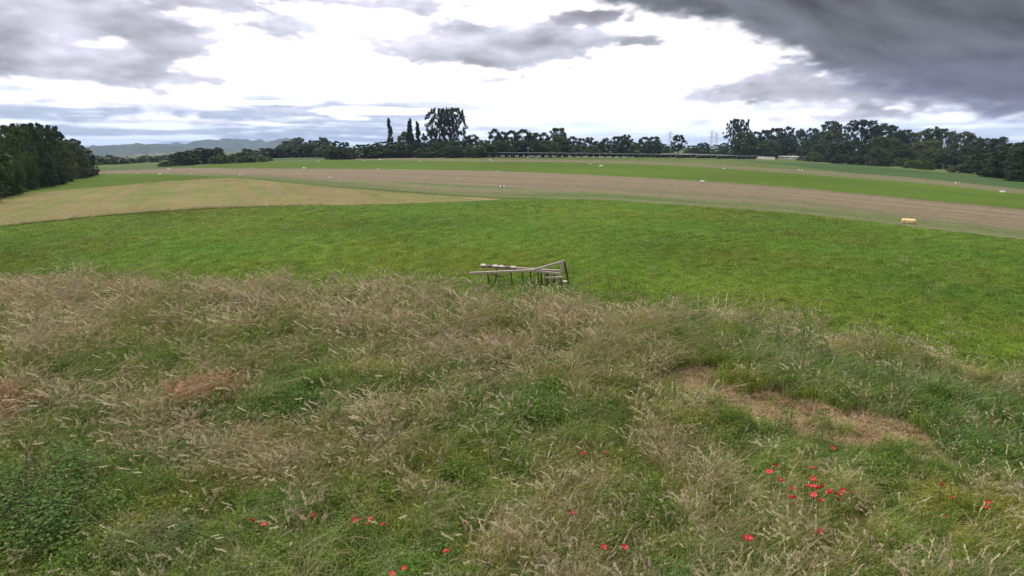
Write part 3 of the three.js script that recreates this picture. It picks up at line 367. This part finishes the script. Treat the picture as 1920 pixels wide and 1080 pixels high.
{
  const [x, z] = MAST, o = thing('mast', x, z, 0, smooth(x, z)), m = mat(.6, .61, .62, .5, { metalness: .2 });
  part('pole', rod(V(0, -.1, 0), V(0, 4.6, 0), .12, .08, 10), m, o); part('crossarm', rod(V(-.6, 4.55, 0), V(.6, 4.55, 0), .07, .07, 8), m, o); part('base', new THREE.BoxGeometry(1.5, .8, .8).translate(0, .4, 0), WHITE, o);
  const s = new THREE.SphereGeometry(.16, 10, 8); part('sensor', s.clone().translate(-.6, 4.75, 0), WHITE, o); part('sensor', s.translate(.6, 4.75, 0), WHITE, o);
  tag(o, 'thin pale weather mast with a short crossarm before the solar panels', 'mast'); shadows(o);
  const c = thing('storage_crate', x + 4.6, z - .4, .05, smooth(x + 4, z)); part('box', new THREE.BoxGeometry(2.6, .9, 1).translate(0, .4, 0), mat(.5, .49, .34, .8), c); part('lid', new THREE.BoxGeometry(2.7, .08, 1.1).translate(0, .89, 0), WHITE, c); tag(c, 'low pale yellowish crate on the verge beside the weather mast', 'crate'); shadows(c);
}
{
  const [x, z] = VAN, o = thing('parked_van', x, z, .1, smooth(x, z) + .5), body = mat(.02, .022, .026, .35), glass = mat(.05, .06, .08, .1), sh = new THREE.Shape();
  sh.moveTo(-2.6, .35); sh.lineTo(2.5, .35); sh.lineTo(2.6, 1.1); sh.lineTo(1.9, 1.3); sh.lineTo(1.3, 2.25); sh.lineTo(-2.5, 2.3); sh.lineTo(-2.65, 1.2); sh.closePath();
  part('body', new THREE.ExtrudeGeometry(sh, { depth: 1.8, bevelEnabled: true, bevelSize: .06, bevelThickness: .06, bevelSegments: 2 }).translate(0, 0, -.9), body, o);
  part('side_window', new THREE.BoxGeometry(1, .5, .04).translate(.9, 1.6, .98), glass, o);
  for (const sx of [-1.6, 1.6]) for (const sz of [-.85, .85]) { const w = new THREE.CylinderGeometry(.36, .36, .24, 18); w.rotateX(Math.PI / 2); part('wheel', w.translate(sx, .36, sz), DARKM, o); }
  tag(o, 'dark van parked behind the concrete barrier', 'van'); shadows(o);
}
function house(name, x, z, w, d, h, roofH, turn, wallM, roofM, label, cat, group) {
  const o = thing(name, x, z, turn, smooth(x, z)); part('wall', new THREE.BoxGeometry(w, h + .6, d).translate(0, h / 2 - .3, 0), wallM, o);
  const s = new THREE.Shape(); s.moveTo(-d / 2 - .3, 0); s.lineTo(d / 2 + .3, 0); s.lineTo(0, roofH); s.closePath(); const g = new THREE.ExtrudeGeometry(s, { depth: w + .5, bevelEnabled: false }); g.rotateY(Math.PI / 2); g.translate(-w / 2 - .25, h, 0); part('roof', g, roofM, o);
  const win = new THREE.BoxGeometry(w * .12, h * .28, .06); for (const k of [-.3, 0, .3]) part('window', win.clone().translate(k * w, h * .55, d / 2 + .02), DARKM, o);
  tag(o, label, cat, group); shadows(o); return o;
}
{
  const pale = mat(.62, .61, .58, .8), roof = mat(.3, .3, .3, .8), tileRoof = mat(.16, .1, .085, .85);
  const sz = [[7, 3, 'low pale shed half hidden by bushes at the wood edge'], [9, 3, 'long white shed with a flat-pitched roof below the wood'], [4, 4, 'small white trailer-like shed between two longer sheds'], [6, 3, 'short white shed at the end of the shed row'], [5, 3, 'white shed by the dark trees where the crop field ends'], [10, 3, 'pale low building just past the end of the barrier'], [8, 3, 'pale low building behind a small dark bush']];
  SHEDS.forEach(([x, z], i) => house('shed', x, z, sz[i][0], sz[i][1], 1.7, .45, -.35, pale, roof, sz[i][2], 'shed'));
  const rv = rngOf(8); [[-34.2, 700], [-33.2, 1700], [-32.8, 1650], [-32.1, 1740], [-31.6, 1700], [-31.2, 1760], [-30.4, 1780], [-29.6, 1720], [-23.8, 1500], [-23.4, 1520]].forEach(([az, r], i) => { const a = az * Math.PI / 180, x = Math.sin(a) * r, z = -Math.cos(a) * r; house('village_house', x, z, 8 + 4 * rv(), 7, i ? 5 : 2.6, i ? 2.2 : 1.4, rv() - .5, mat(.7, .69, .66, .8), tileRoof, i ? (i < 8 ? 'white house in the village below the hills' : 'white house beneath the pointed hill') : 'low pale house before the far hedge', 'house', i ? (i < 8 ? 'houses of the far village' : 'houses beneath the pointed hill') : undefined); });
}
function pylon(x, z, h, label, group) {
  const o = thing('power_pylon', x, z, .3, smooth(x, z)), m = mat(.4, .42, .45, .6), legs = [];
  for (const [sx, sz] of [[-1, -1], [1, -1], [1, 1], [-1, 1]]) part('leg', rod(V(sx * 2.6, -1, sz * 2.6), V(sx * .35, h, sz * .35), .16, .12, 5), m, o);
  for (let k = 0; k < 6; k++) { const y0 = h * k / 6.5, y1 = h * (k + 1) / 6.5, w0 = 2.6 - 2.25 * k / 6.5, w1 = 2.6 - 2.25 * (k + 1) / 6.5; for (const s of [-1, 1]) { legs.push(rod(V(-w0, y0, s * w0), V(w1, y1, s * w1), .07, .07, 4), rod(V(w0, y0, s * w0), V(-w1, y1, s * w1), .07, .07, 4)); } }
  part('lattice', merge(legs), m, o);
  for (const [y, w] of [[.72, 6], [.86, 7.5], [.97, 4.5]]) part('crossarm', merge([rod(V(-w, h * y, 0), V(w, h * y, 0), .2, .2, 5), rod(V(-w, h * y, 0), V(0, h * y + 1.5, 0), .12, .12, 4), rod(V(w, h * y, 0), V(0, h * y + 1.5, 0), .12, .12, 4)]), m, o);
  tag(o, label, 'pylon', group); shadows(o);
}
pylon(228, -835, 27, 'grey lattice power pylon beside the lone round tree'); pylon(300, -870, 30, 'grey lattice power pylon above the low skyline trees', 'paired pylons'); pylon(318, -900, 29, 'grey lattice power pylon above the low skyline trees', 'paired pylons');

// ------------------------------------------------------------------ runway markers
{
  const red = mat(.09, .035, .03, .7), gable = (w, x0) => { const s = new THREE.Shape(); s.moveTo(-.32, 0); s.lineTo(.32, 0); s.lineTo(.06, .4); s.lineTo(-.06, .4); s.closePath(); const g = new THREE.ExtrudeGeometry(s, { depth: w, bevelEnabled: true, bevelSize: .012, bevelThickness: .012, bevelSegments: 1 }); g.rotateY(Math.PI / 2); return g.translate(x0, 0, 0); };
  const gw = gable(.3, -.5), gw2 = gable(.3, .2), gm = gable(.36, -.18), foot = new THREE.BoxGeometry(1.02, .03, .72).translate(0, .02, 0), rm = rngOf(3);
  MARKERS.forEach(([x, z, s], i) => { const o = thing('runway_marker', x, z, (rm() - .5) * .5 - .2, smooth(x, z) + .05); o.scale.setScalar(s); part('end_panel', gw, WHITE, o); part('end_panel', gw2, WHITE, o); part('middle_panel', gm, i % 3 === 1 && i > 2 ? WHITE : red, o); part('foot', foot, DARKM, o); const near = z > -180; tag(o, near ? 'white gable-shaped marker with a dark middle beside the brown runway' : 'small white gable-shaped marker along the far mown strips', 'runway marker', near ? 'white markers along the brown runway' : 'white markers on the far strips'); shadows(o); });
}
{ // the yellow marker hood
  const [x, z] = YELLOW, o = thing('yellow_marker', x, z, -.5, smooth(x, z) + .05), shell = mat(.74, .55, .24, .55), pale = mat(.82, .6, .36, .6), orange = mat(.62, .26, .03, .55);
  const s = new THREE.Shape(); s.moveTo(-.26, 0); s.lineTo(.26, 0); s.quadraticCurveTo(.26, .28, .1, .31); s.lineTo(-.1, .31); s.quadraticCurveTo(-.26, .28, -.26, 0);
  const body = new THREE.ExtrudeGeometry(s, { depth: .86, bevelEnabled: true, bevelSize: .05, bevelThickness: .14, bevelSegments: 5, curveSegments: 10 }); body.rotateY(Math.PI / 2); body.translate(-.43, .05, 0); part('shell', body, shell, o);
  part('side_panel', new THREE.BoxGeometry(.62, .18, .02).translate(.02, .19, .31), pale, o); part('end_band', new THREE.BoxGeometry(.08, .3, .66).translate(-.4, .17, 0), orange, o); part('end_band', new THREE.BoxGeometry(.08, .3, .66).translate(.44, .17, 0), orange, o);
  part('handle', rod(V(.45, .34, 0), V(.5, .5, 0), .025, .02, 6), orange, o); part('foot', new THREE.BoxGeometry(1.16, .04, .6).translate(0, .02, 0), DARKM, o);
  o.scale.setScalar(.86); tag(o, 'pale yellow rounded marker hood on the runway edge', 'runway marker'); shadows(o);
}

// ------------------------------------------------------------------ the collapsed timber hide in the meadow edge
{
  const woodTex = (seed) => tile(256, (i, j, s) => { const n = wrapN(i / s * 4, j / s * 60, 60, seed), f = wrapN(i / s * 16, j / s * 180, 180, seed + 1), k = .3 + .45 * n + .35 * f; return [k * .62, k * .58, k * .54]; });
  const T1 = woodTex(11), T2 = woodTex(23); const W1 = new THREE.MeshStandardMaterial({ map: T1, roughness: .85, color: rgb(.82, .74, .7) }), W2 = new THREE.MeshStandardMaterial({ map: T2, roughness: .9, color: rgb(.2, .165, .15) });
  const [x, z] = STAND, o = thing('collapsed_hunting_stand', x, z, 0, smooth(x, z));
  const P = (px, y, dz) => V(px, y, dz);
  const beam = (n, a, b, w, h, m) => part(n, bar(a, b, w, h), m, o);
  beam('rail', P(-2.1, .6, .42), P(.72, .71, .34), .1, .09, W1); beam('rail', P(-1.66, .76, -.3), P(1.9, .53, -.3), .12, .1, W1);
  beam('side_brace', P(.6, .69, .28), P(1.94, 1.06, .2), .09, .08, W1); beam('upright_post', P(1.9, .5, .2), P(1.99, 1.14, .2), .1, .1, W1);
  beam('back_leg', P(2.04, 1.1, .12), P(2.3, .02, -.25), .07, .07, W2); beam('lower_rail', P(1.2, .4, .42), P(1.98, .42, .42), .08, .08, W1); beam('rail', P(.72, .68, .3), P(1.92, .52, .2), .09, .08, W1);
  for (let k = 0; k < 6; k++) { const u = k / 5, px = lerp(-1.55, -.2, u), y = lerp(.825, .735, u); beam('slat', P(px, y, -.46 + .03 * (k % 2)), P(px + .05, y - .02, -.16), .2, .03, k % 3 === 1 ? W2 : W1); }
  for (const [px, t, dz, lean] of [[-1.3, .62, .3, .08], [-.9, .66, -.3, -.12], [-.3, .66, .28, .1], [.2, .68, .25, .1], [.55, .66, .2, .08], [.9, .62, .2, .06], [1.25, .55, .3, .06], [1.55, .5, .35, .05], [1.88, .42, .42, .08]]) beam('leg', P(px, t, dz), P(px + lean, -.15, dz), .07, .06, W2);
  for (let k = 0; k < 6; k++) beam('wall_board', P(1.05 + k * .15, .5 - .012 * k, -.12 + .02 * (k % 2)), P(1.08 + k * .15, .02, -.1), .12, .025, W2);
  beam('cross_strut', P(-1.25, .58, .3), P(-.6, .35, .1), .05, .05, W2);
  const sheet = part('white_scrap', new THREE.BoxGeometry(.22, .02, .14).translate(2.18, .06, .1), WHITE, o); sheet.rotation.y = .2;
  tag(o, 'weathered grey timber hunting stand lying collapsed on its side', 'hunting stand'); shadows(o);
}

// ------------------------------------------------------------------ meadow plants
const up = (r, k) => k * (r() - .5) * 2;
function tuft(seed, o) {                                   // many bent blades, as one small geometry; colour varies blade by blade
  const r = rngOf(seed), pos = [], idx = [], col = [];
  for (let b = 0; b < o.n; b++) {
    const a = r() * 6.283, q = Math.sqrt(r()) * o.rad, x0 = Math.cos(a) * q, z0 = Math.sin(a) * q, h = o.h * (.55 + .6 * r()), w = o.w * (.7 + .6 * r());
    const dir = r() * 6.283, ln = h * o.lean * (.3 + 1.1 * r()), lx = Math.cos(dir) * ln + o.wind * h * (.6 + .8 * r()), lz = Math.sin(dir) * ln * .9 + o.wind * h * .25, droop = o.droop * (.15 + 1.3 * r());
    const ca = Math.cos(a + 1.2) * w, sa = Math.sin(a + 1.2) * w, c = o.cols[Math.floor(r() * o.cols.length)], l = .75 + .5 * r(), S = o.seg ?? 3, base = pos.length / 3;
    const P = t => [x0 + lx * t * t, h * (t - droop * t * t * t), z0 + lz * t * t];
    for (let k = 0; k <= S; k++) { const t = k / S, p = P(t), ww = (k === S && !o.head ? 0 : 1 - .6 * t) * .5; if (k === S && !o.head) { pos.push(...p); col.push(c[0] * l, c[1] * l, c[2] * l); } else { pos.push(p[0] - ca * ww, p[1], p[2] - sa * ww, p[0] + ca * ww, p[1], p[2] + sa * ww); col.push(c[0] * l, c[1] * l, c[2] * l, c[0] * l, c[1] * l, c[2] * l); } }
    for (let k = 0; k < S; k++) { const p = base + k * 2; if (k === S - 1 && !o.head) idx.push(p, p + 1, p + 2); else idx.push(p, p + 1, p + 2, p + 1, p + 3, p + 2); }
    if (o.head) {                                          // seed head: short slips along the drooping end of the stem
      const hc = o.headCols[Math.floor(r() * o.headCols.length)], hl = .65 + .55 * r(), n = o.head;
      for (let k = 0; k < n; k++) { const t = .82 + .22 * k / n, p = P(t), s = o.headW * (1 - .6 * Math.abs(k / n - .4)) * (.7 + .6 * r()), aa = r() * 6.283, dx = Math.cos(aa) * s + lx * .05, dz = Math.sin(aa) * s + lz * .05, dy = s * (.5 - droop * 1.3) + .012, q = pos.length / 3; pos.push(p[0], p[1], p[2], p[0] + dx - dz * .22, p[1] + dy + .008, p[2] + dz + dx * .22, p[0] + dx * 1.15 + dz * .22, p[1] + dy - .014, p[2] + dz * 1.15 - dx * .22); for (let e = 0; e < 3; e++) col.push(hc[0] * hl, hc[1] * hl, hc[2] * hl); idx.push(q, q + 1, q + 2); }
    }
  }
  return geoOf(pos, idx, col);
}
function herb(seed, o) {                                   // branching stalks with small pointed leaves
  const r = rngOf(seed), pos = [], idx = [], col = [];
  const leaf = (p, d, s, c) => { const e = V(-d.z, 0, d.x).normalize().multiplyScalar(s * o.fat), m = p.clone().addScaledVector(d, s * .5), tip = p.clone().addScaledVector(d, s); m.y += s * .08; const q = pos.length / 3; pos.push(p.x, p.y, p.z, m.x + e.x, m.y + .01 * s, m.z + e.z, tip.x, tip.y, tip.z, m.x - e.x, m.y + .01 * s, m.z - e.z); for (let k = 0; k < 4; k++) col.push(...c); idx.push(q, q + 1, q + 2, q, q + 2, q + 3); };
  for (let b = 0; b < o.n; b++) {
    const a = r() * 6.283, q = Math.sqrt(r()) * o.rad, x0 = Math.cos(a) * q, z0 = Math.sin(a) * q, h = o.h * (.6 + .6 * r()), lx = up(r, .25) * h, lz = up(r, .25) * h, sc = o.cols[0];
    const q0 = pos.length / 3, w = .006; pos.push(x0 - w, 0, z0, x0 + w, 0, z0, x0 + lx + w * .4, h, z0 + lz, x0 + lx - w * .4, h, z0 + lz); for (let k = 0; k < 4; k++) col.push(...sc); idx.push(q0, q0 + 1, q0 + 2, q0, q0 + 2, q0 + 3);
    for (let k = 0; k < o.leaves; k++) { const t = .15 + .85 * (k + r()) / o.leaves, an = k * 2.4 + r(), p = V(x0 + lx * t, h * t, z0 + lz * t), d = V(Math.cos(an), .35 - .7 * r(), Math.sin(an)).normalize(), l = .7 + .6 * r(), c = o.cols[Math.floor(r() * o.cols.length)].map(v => v * l), out = o.branch * (1 - .6 * t) * r(); p.addScaledVector(d, out); leaf(p, d, o.leaf * (.6 + .7 * r()) * (1 - .3 * t), c); }
  }
  return geoOf(pos, idx, col);
}
const blade = new THREE.MeshPhysicalMaterial({ color: 0xffffff, vertexColors: true, roughness: .75, transmission: .34, thickness: 0, specularIntensity: .3, side: THREE.DoubleSide });
const leafy = new THREE.MeshPhysicalMaterial({ color: 0xffffff, vertexColors: true, roughness: .9, transmission: .4, thickness: 0, specularIntensity: .1, side: THREE.DoubleSide });
const straw = new THREE.MeshPhysicalMaterial({ color: 0xffffff, vertexColors: true, roughness: .85, transmission: .3, thickness: 0, specularIntensity: .25, side: THREE.DoubleSide });
const GREEN = [[.13, .2, .02], [.2, .28, .032], [.26, .33, .05], [.15, .21, .03], [.32, .35, .09], [.4, .37, .15]], PALE = [[.24, .28, .1], [.3, .31, .14], [.2, .26, .07], [.33, .32, .17]];
const LUSH = [[.118, .19, .022], [.145, .222, .028], [.1, .17, .022], [.175, .23, .045]];
const TAN = [[.45, .38, .21], [.52, .42, .26], [.38, .34, .17], [.33, .34, .13]], HEAD = [[.5, .41, .27], [.58, .48, .33], [.42, .35, .23], [.52, .46, .28], [.54, .41, .32]], RED = [[.48, .28, .18], [.54, .33, .22], [.42, .25, .16]];
const lists = {};                                          // kind -> [[matrix, colour]]
const Q = new THREE.Quaternion(), EU = new THREE.Euler(), M4 = new THREE.Matrix4();
function put(kind, x, z, s, sy, tint, turn, tilt = 0, dy = 0) { (lists[kind] ??= []).push([new THREE.Matrix4().compose(V(x, gh(x, z) - .03 + dy, z), Q.setFromEuler(EU.set(tilt * Math.cos(turn * 3), turn, tilt * Math.sin(turn * 3))).clone(), V(s, sy, s)), tint]); }
const bump = (list, x, z, g = 1) => { let s = 0; for (const [px, pz, pr, v] of list) { const d = ((x - px) ** 2 + ((z - pz) * .8) ** 2) / (pr * pr * g); if (d < 4) s += v * Math.exp(-d * 1.1); } return s; };
function dryAt(x, z) { const n = fbm(x * .42 + 4, z * .42 + 9, 4) - .5, f = fbm(x * 1.7 + 40, z * 1.7 + 9, 3) - .5; return clamp(.3 + bump(DRYP, x, z) * .36 - bump(GREENP, x, z) * .5 + n * .9 + f * 1.25); }
{
  const r = rngOf(21);
  // walk the meadow on a jittered grid, finer near the house
  for (let z = 2; z > -30; ) {
    const cell = z > -11 ? .13 : z > -16 ? .16 : .2, hw = Math.abs(z) * 1.12 + 4;
    for (let x = -hw; x < hw; x += cell) {
      const px = x + up(r, cell * .5), pz = z + up(r, cell * .5); if (z > -5.2 && r() < .75) continue;
      const e = pz - edgeZ(px) - .75 + (fbm(px * .6, pz * .6 + 3, 3) - .5) * 3; if (e < -.1 || r() > sstep(-.5, 1.1, e)) continue;
      const rim = sstep(-.1, 1.4, e), dr = dryAt(px, pz), st = lineDist(STRAW, px, pz), strawy = px > 3 ? Math.exp(-((st / .85) ** 2)) * clamp(2.6 * fbm(px * 1.5, pz * 1.5, 3) - .4) : 0, before = px > 3 ? 1 - .6 * Math.exp(-((lineDist(STRAW, px, pz - 1.2) / 1) ** 2)) : 1;
      const lumpy = before * (.42 + 1.15 * fbm(px * .9 + 17, pz * .9 + 33, 3)), s = cell / .16 * (.8 + .5 * r()), turn = up(r, .7);
      const hue = fbm(px * .5 + 70, pz * .5, 3), l = .8 + .4 * fbm(px * 1.3, pz * 1.3 + 90, 3);
      if (strawy > .3) { if (r() < .75) put('flat', px, pz, s, .8 + .4 * r(), [l, l, l], r() * 6.28, .25); if (r() < .12) put('green' + Math.floor(r() * 4), px, pz, s * .7, s * .5, [l, l, l], turn); continue; }
      const gap = sstep(.32, .5, fbm(px * 2.1 + 31, pz * 2.1 + 77, 3));
      if (r() < (.95 - .3 * dr) * (.16 + .84 * gap)) put('green' + Math.floor(r() * 4), px, pz, s * (.9 + .2 * rim), s * lumpy * (.7 + .3 * rim), [l * lerp(.72, 1.35, hue) * (.9 + .25 * dr), l * lerp(.95, 1.05, hue), l * lerp(1.1, .75, hue)], turn);
      if (r() < (.06 + .5 * dr * dr) * (.35 + .65 * gap)) put((bump(REDP, px, pz) > .4 && r() < .7 ? 'red' : 'dry') + Math.floor(r() * 4), px, pz, s * (.9 + .3 * r()), s * lumpy * (.75 + .4 * r()) * (.75 + .25 * rim), [l * lerp(1.05, .9, hue), l, l * lerp(1.05, .9, hue)], turn);
      if (r() < .05 + .3 * clamp(.5 - dr) + .5 * bump(HERBS.map(h => [...h, 1]), px, pz)) put('herb' + Math.floor(r() * 3), px, pz, s * (.7 + .6 * r()), s * (.6 + .6 * r()), [l * lerp(.8, 1.15, hue), l, l * lerp(1.15, .8, hue)], r() * 6.28, .15);
    }
    z -= cell;
  }
  // short field grass, thinning with distance into the field's own texture
  for (let z = -11; z > -82; ) {
    const cell = lerp(.34, .8, sstep(16, 75, -z)), hw = Math.abs(z) * 1.06 + 6;
    for (let x = -hw; x < hw; x += cell) {
      const px = x + up(r, cell * .6), pz = z + up(r, cell * .6); if (pz > edgeZ(px) + 1.2 || pz < piece(FIELD_FAR, px) + .2) continue;
      const near = 1 - sstep(0, 3.5, edgeZ(px) - pz), c = lush(px, pz), t = fbm(px * .14 + 8, pz * .2 + 2, 4), b = sstep(.52, .72, t), l = (.85 + .3 * r()) * (.86 + .3 * fbm(px * .5, pz * .5, 2));
      put('short' + Math.floor(r() * 3), px, pz, cell / .34 * (.85 + .4 * r()), (.75 + .5 * r() + .4 * near) * (.75 + .5 * t), [c[0] * l * (1 + .3 * b), c[1] * l, c[2] * l], r() * 6.28);
      if (r() < .025 + .14 * near + .03 * b) put('dry' + Math.floor(r() * 4), px, pz, .55 + .3 * r(), .35 + .25 * r(), [1, 1, .95], up(r, .8));
      if (r() < .012) put('herb' + Math.floor(r() * 3), px, pz, .8, .35 + .3 * r(), [1, 1, 1], r() * 6.28);
    }
    z -= cell;
  }
  // longer grass left standing between the hay field and the short field
  for (let i = 0; i < 2600; i++) { const x = lerp(-62, -20, r()), f = piece(FIELD_FAR, x), z = f + up(r, .45) - .15, w = sstep(-20, -38, x); if (r() > .25 + .75 * w) continue; put(r() < .45 ? 'dry' + Math.floor(r() * 4) : 'green' + Math.floor(r() * 4), x, z, .9, .3 + .3 * r(), [.95, 1, .9], up(r, .7)); }
}
const GEO = {};
for (let k = 0; k < 4; k++) {
  GEO['green' + k] = tuft(100 + k, k === 3 ? { n: 44, rad: .16, h: .66, w: .008, lean: .55, wind: .3, droop: .62, seg: 4, cols: PALE } : { n: 46, rad: .17, h: k === 2 ? .36 : .5, w: .011, lean: .5, wind: .12, droop: .5, cols: GREEN });
  GEO['dry' + k] = tuft(200 + k, { n: 14, rad: .2, h: .7 + .05 * k, w: .005, lean: .42 + .06 * k, wind: [.2, .05, .14, .26][k], droop: [.42, .22, .34, .5][k], seg: 4, cols: TAN, head: [12, 16, 14, 12][k], headW: [.016, .028, .021, .014][k], headCols: HEAD });
  GEO['red' + k] = tuft(300 + k, { n: 18, rad: .18, h: .62, w: .006, lean: .35, wind: .1, droop: .25, cols: RED, head: 12, headW: .03, headCols: RED });
}
for (let k = 0; k < 3; k++) {
  GEO['short' + k] = tuft(400 + k, { n: 70, rad: .32, h: .15, w: .013, lean: .7, wind: .1, droop: .35, seg: 2, cols: LUSH });
  GEO['herb' + k] = herb(500 + k, { n: 7, rad: .14, h: .5, leaves: 16, leaf: .075, fat: .26, branch: .1, cols: [[.09, .155, .022], [.115, .185, .03], [.075, .13, .025], [.15, .21, .04]] });
}
GEO.flat = tuft(600, { n: 40, rad: .2, h: .16, w: .008, lean: 2.2, wind: .4, droop: .85, cols: [[.58, .38, .24], [.5, .33, .2], [.64, .44, .29], [.42, .28, .17]] });
const STUFF = { green: ['meadow_grass', 'long green meadow grass bent by the wind', 'grass'], dry: ['dry_seed_grass', 'beige dry grass stems with nodding seed heads', 'dry grass'], red: ['reddish_dry_grass', 'reddish brown patches of dry seeding grass', 'dry grass'], short: ['field_grass', 'short lush green grass blades of the field', 'grass'], herb: ['leafy_herbs', 'dark green leafy weeds among the meadow grass', 'weeds'], flat: ['flattened_straw', 'flattened pinkish straw along the hollow in the meadow', 'straw'] };
for (const [base, [name, label, cat]] of Object.entries(STUFF)) {
  const group = new THREE.Group(); group.name = name; tag(group, label, cat, null, 'stuff'); scene.add(group);
  for (const kind of Object.keys(lists).filter(k => k.replace(/\d/, '') === base)) {
    const list = lists[kind], o = new THREE.InstancedMesh(GEO[kind], base === 'herb' ? leafy : base === 'green' || base === 'short' ? blade : straw, list.length), c = new THREE.Color();
    list.forEach(([m, t], i) => { o.setMatrixAt(i, m); o.setColorAt(i, c.setRGB(...t)); });
    o.name = 'tufts'; o.castShadow = o.receiveShadow = true; o.userData.kind = 'stuff'; group.add(o);
  }
}
{ // bramble bushes by the house
  const bl = [[.045, .095, .022], [.075, .14, .028], [.1, .18, .04], [.14, .21, .07]], lab = ['large dark bramble bush with broad leaves in the meadow corner', 'dark bramble bush growing against the large bramble', 'bramble bush at the outer end of the bramble clump', 'small pale-leaved bramble standing apart in the grass'];
  BRAMBLE.forEach(([x, z, s], i) => {
    const o = thing('bramble_bush', x, z, i * 1.7); o.scale.setScalar(s / .6 * (i === 3 ? .8 : 1));
    const g = herb(700 + i, { n: 40, rad: .72, h: .78, leaves: 40, leaf: .075, fat: .36, branch: .3, cols: i === 3 ? [[.13, .17, .07], [.1, .15, .05], [.17, .21, .1], [.07, .11, .035]] : bl }); part('foliage', g, leafy, o);
    const canes = []; const r = rngOf(40 + i); for (let k = 0; k < 9; k++) { const a = r() * 6.28, R = .3 + .4 * r(), c = new THREE.QuadraticBezierCurve3(V(up(r, .2), 0, up(r, .2)), V(Math.cos(a) * R * .5, 1.0 + .3 * r(), Math.sin(a) * R * .5), V(Math.cos(a) * R * 1.4, .3 + .4 * r(), Math.sin(a) * R * 1.4)); canes.push(new THREE.TubeGeometry(c, 8, .007, 5)); } part('canes', merge(canes), mat(.09, .06, .04), o);
    tag(o, lab[i], 'bush', undefined); shadows(o);
  });
}
{ // poppies, each its own plant
  const petM = new THREE.MeshPhysicalMaterial({ color: rgb(.5, .008, .01), roughness: .65, transmission: .3, thickness: 0, side: THREE.DoubleSide }), petP = new THREE.MeshPhysicalMaterial({ color: rgb(.56, .035, .03), roughness: .7, transmission: .35, thickness: 0, side: THREE.DoubleSide }), stemM = mat(.07, .12, .04), eye = mat(.012, .008, .01);
  const petal = (() => { const pos = [], idx = [], n = 7, m = 5; for (let i = 0; i <= n; i++) for (let j = 0; j <= m; j++) { const u = (i / n - .5) * 2, t = j / m, w = .62 * Math.sin(Math.PI * (.12 + .68 * t)) , x = u * w * .92, rr = .06 + t * .56; pos.push(x, .02 + .3 * t * t + .06 * Math.sin(u * 5 + t * 4) * t - .05 * u * u, rr - .1 * u * u * t); } const k = m + 1; for (let i = 0; i < n; i++) for (let j = 0; j < m; j++) { const a = i * k + j; idx.push(a, a + k, a + 1, a + 1, a + k, a + k + 1); } const g = geoOf(pos, idx); g.computeVertexNormals(); return g; })();
  const core = new THREE.SphereGeometry(.1, 10, 8); core.scale(1, 1.2, 1); const rp = rngOf(31);
  POPPIES.forEach(([x, z, size, cl]) => {
    const o = thing('poppy', x, z, rp() * 6.28), top = (cl ? .7 : .6) + smooth(x, z) - gh(x, z), s = Math.max(.05, size) * .8, c = new THREE.QuadraticBezierCurve3(V(up(rp, .12), -.05, up(rp, .12)), V(up(rp, .1), top * .6, up(rp, .1)), V(0, top, 0));
    part('stem', new THREE.TubeGeometry(c, 7, .004, 5), stemM, o);
    const fl = new THREE.Group(); fl.name = 'flower'; fl.position.y = top; fl.rotation.set(up(rp, .6) + .25, 0, up(rp, .5)); fl.scale.set(s, s * (.7 + .6 * rp()), s); o.add(fl);
    const pm = rp() < .7 ? petM : petP; for (let k = 0; k < 4; k++) { const p = part('petal', petal, pm, fl); p.rotation.y = k * Math.PI / 2 + up(rp, .15); p.position.y = (k % 2) * .05; }
    part('seed_head', core, eye, fl).position.y = .1;
    tag(o, ...(cl ? ['red poppy in the dense poppy cluster below the straw hollow', 'poppy', 'poppies in the dense cluster'] : x < -1.2 ? ['red poppy scattered in the grass on the bramble side', 'poppy', 'poppies on the bramble side'] : x > 5.9 ? ['red poppy past the dense cluster, on the side away from the brambles', 'poppy', 'poppies past the cluster'] : ['red poppy alone in the seeding grass between brambles and poppy cluster', 'poppy', 'poppies before the cluster'])); shadows(o);
  });
}
scene.traverse(o => { if (o.isMesh && !o.isInstancedMesh) { o.receiveShadow = true; if (o.userData.kind !== 'structure') o.castShadow = true; } });
renderer.render(scene, camera);
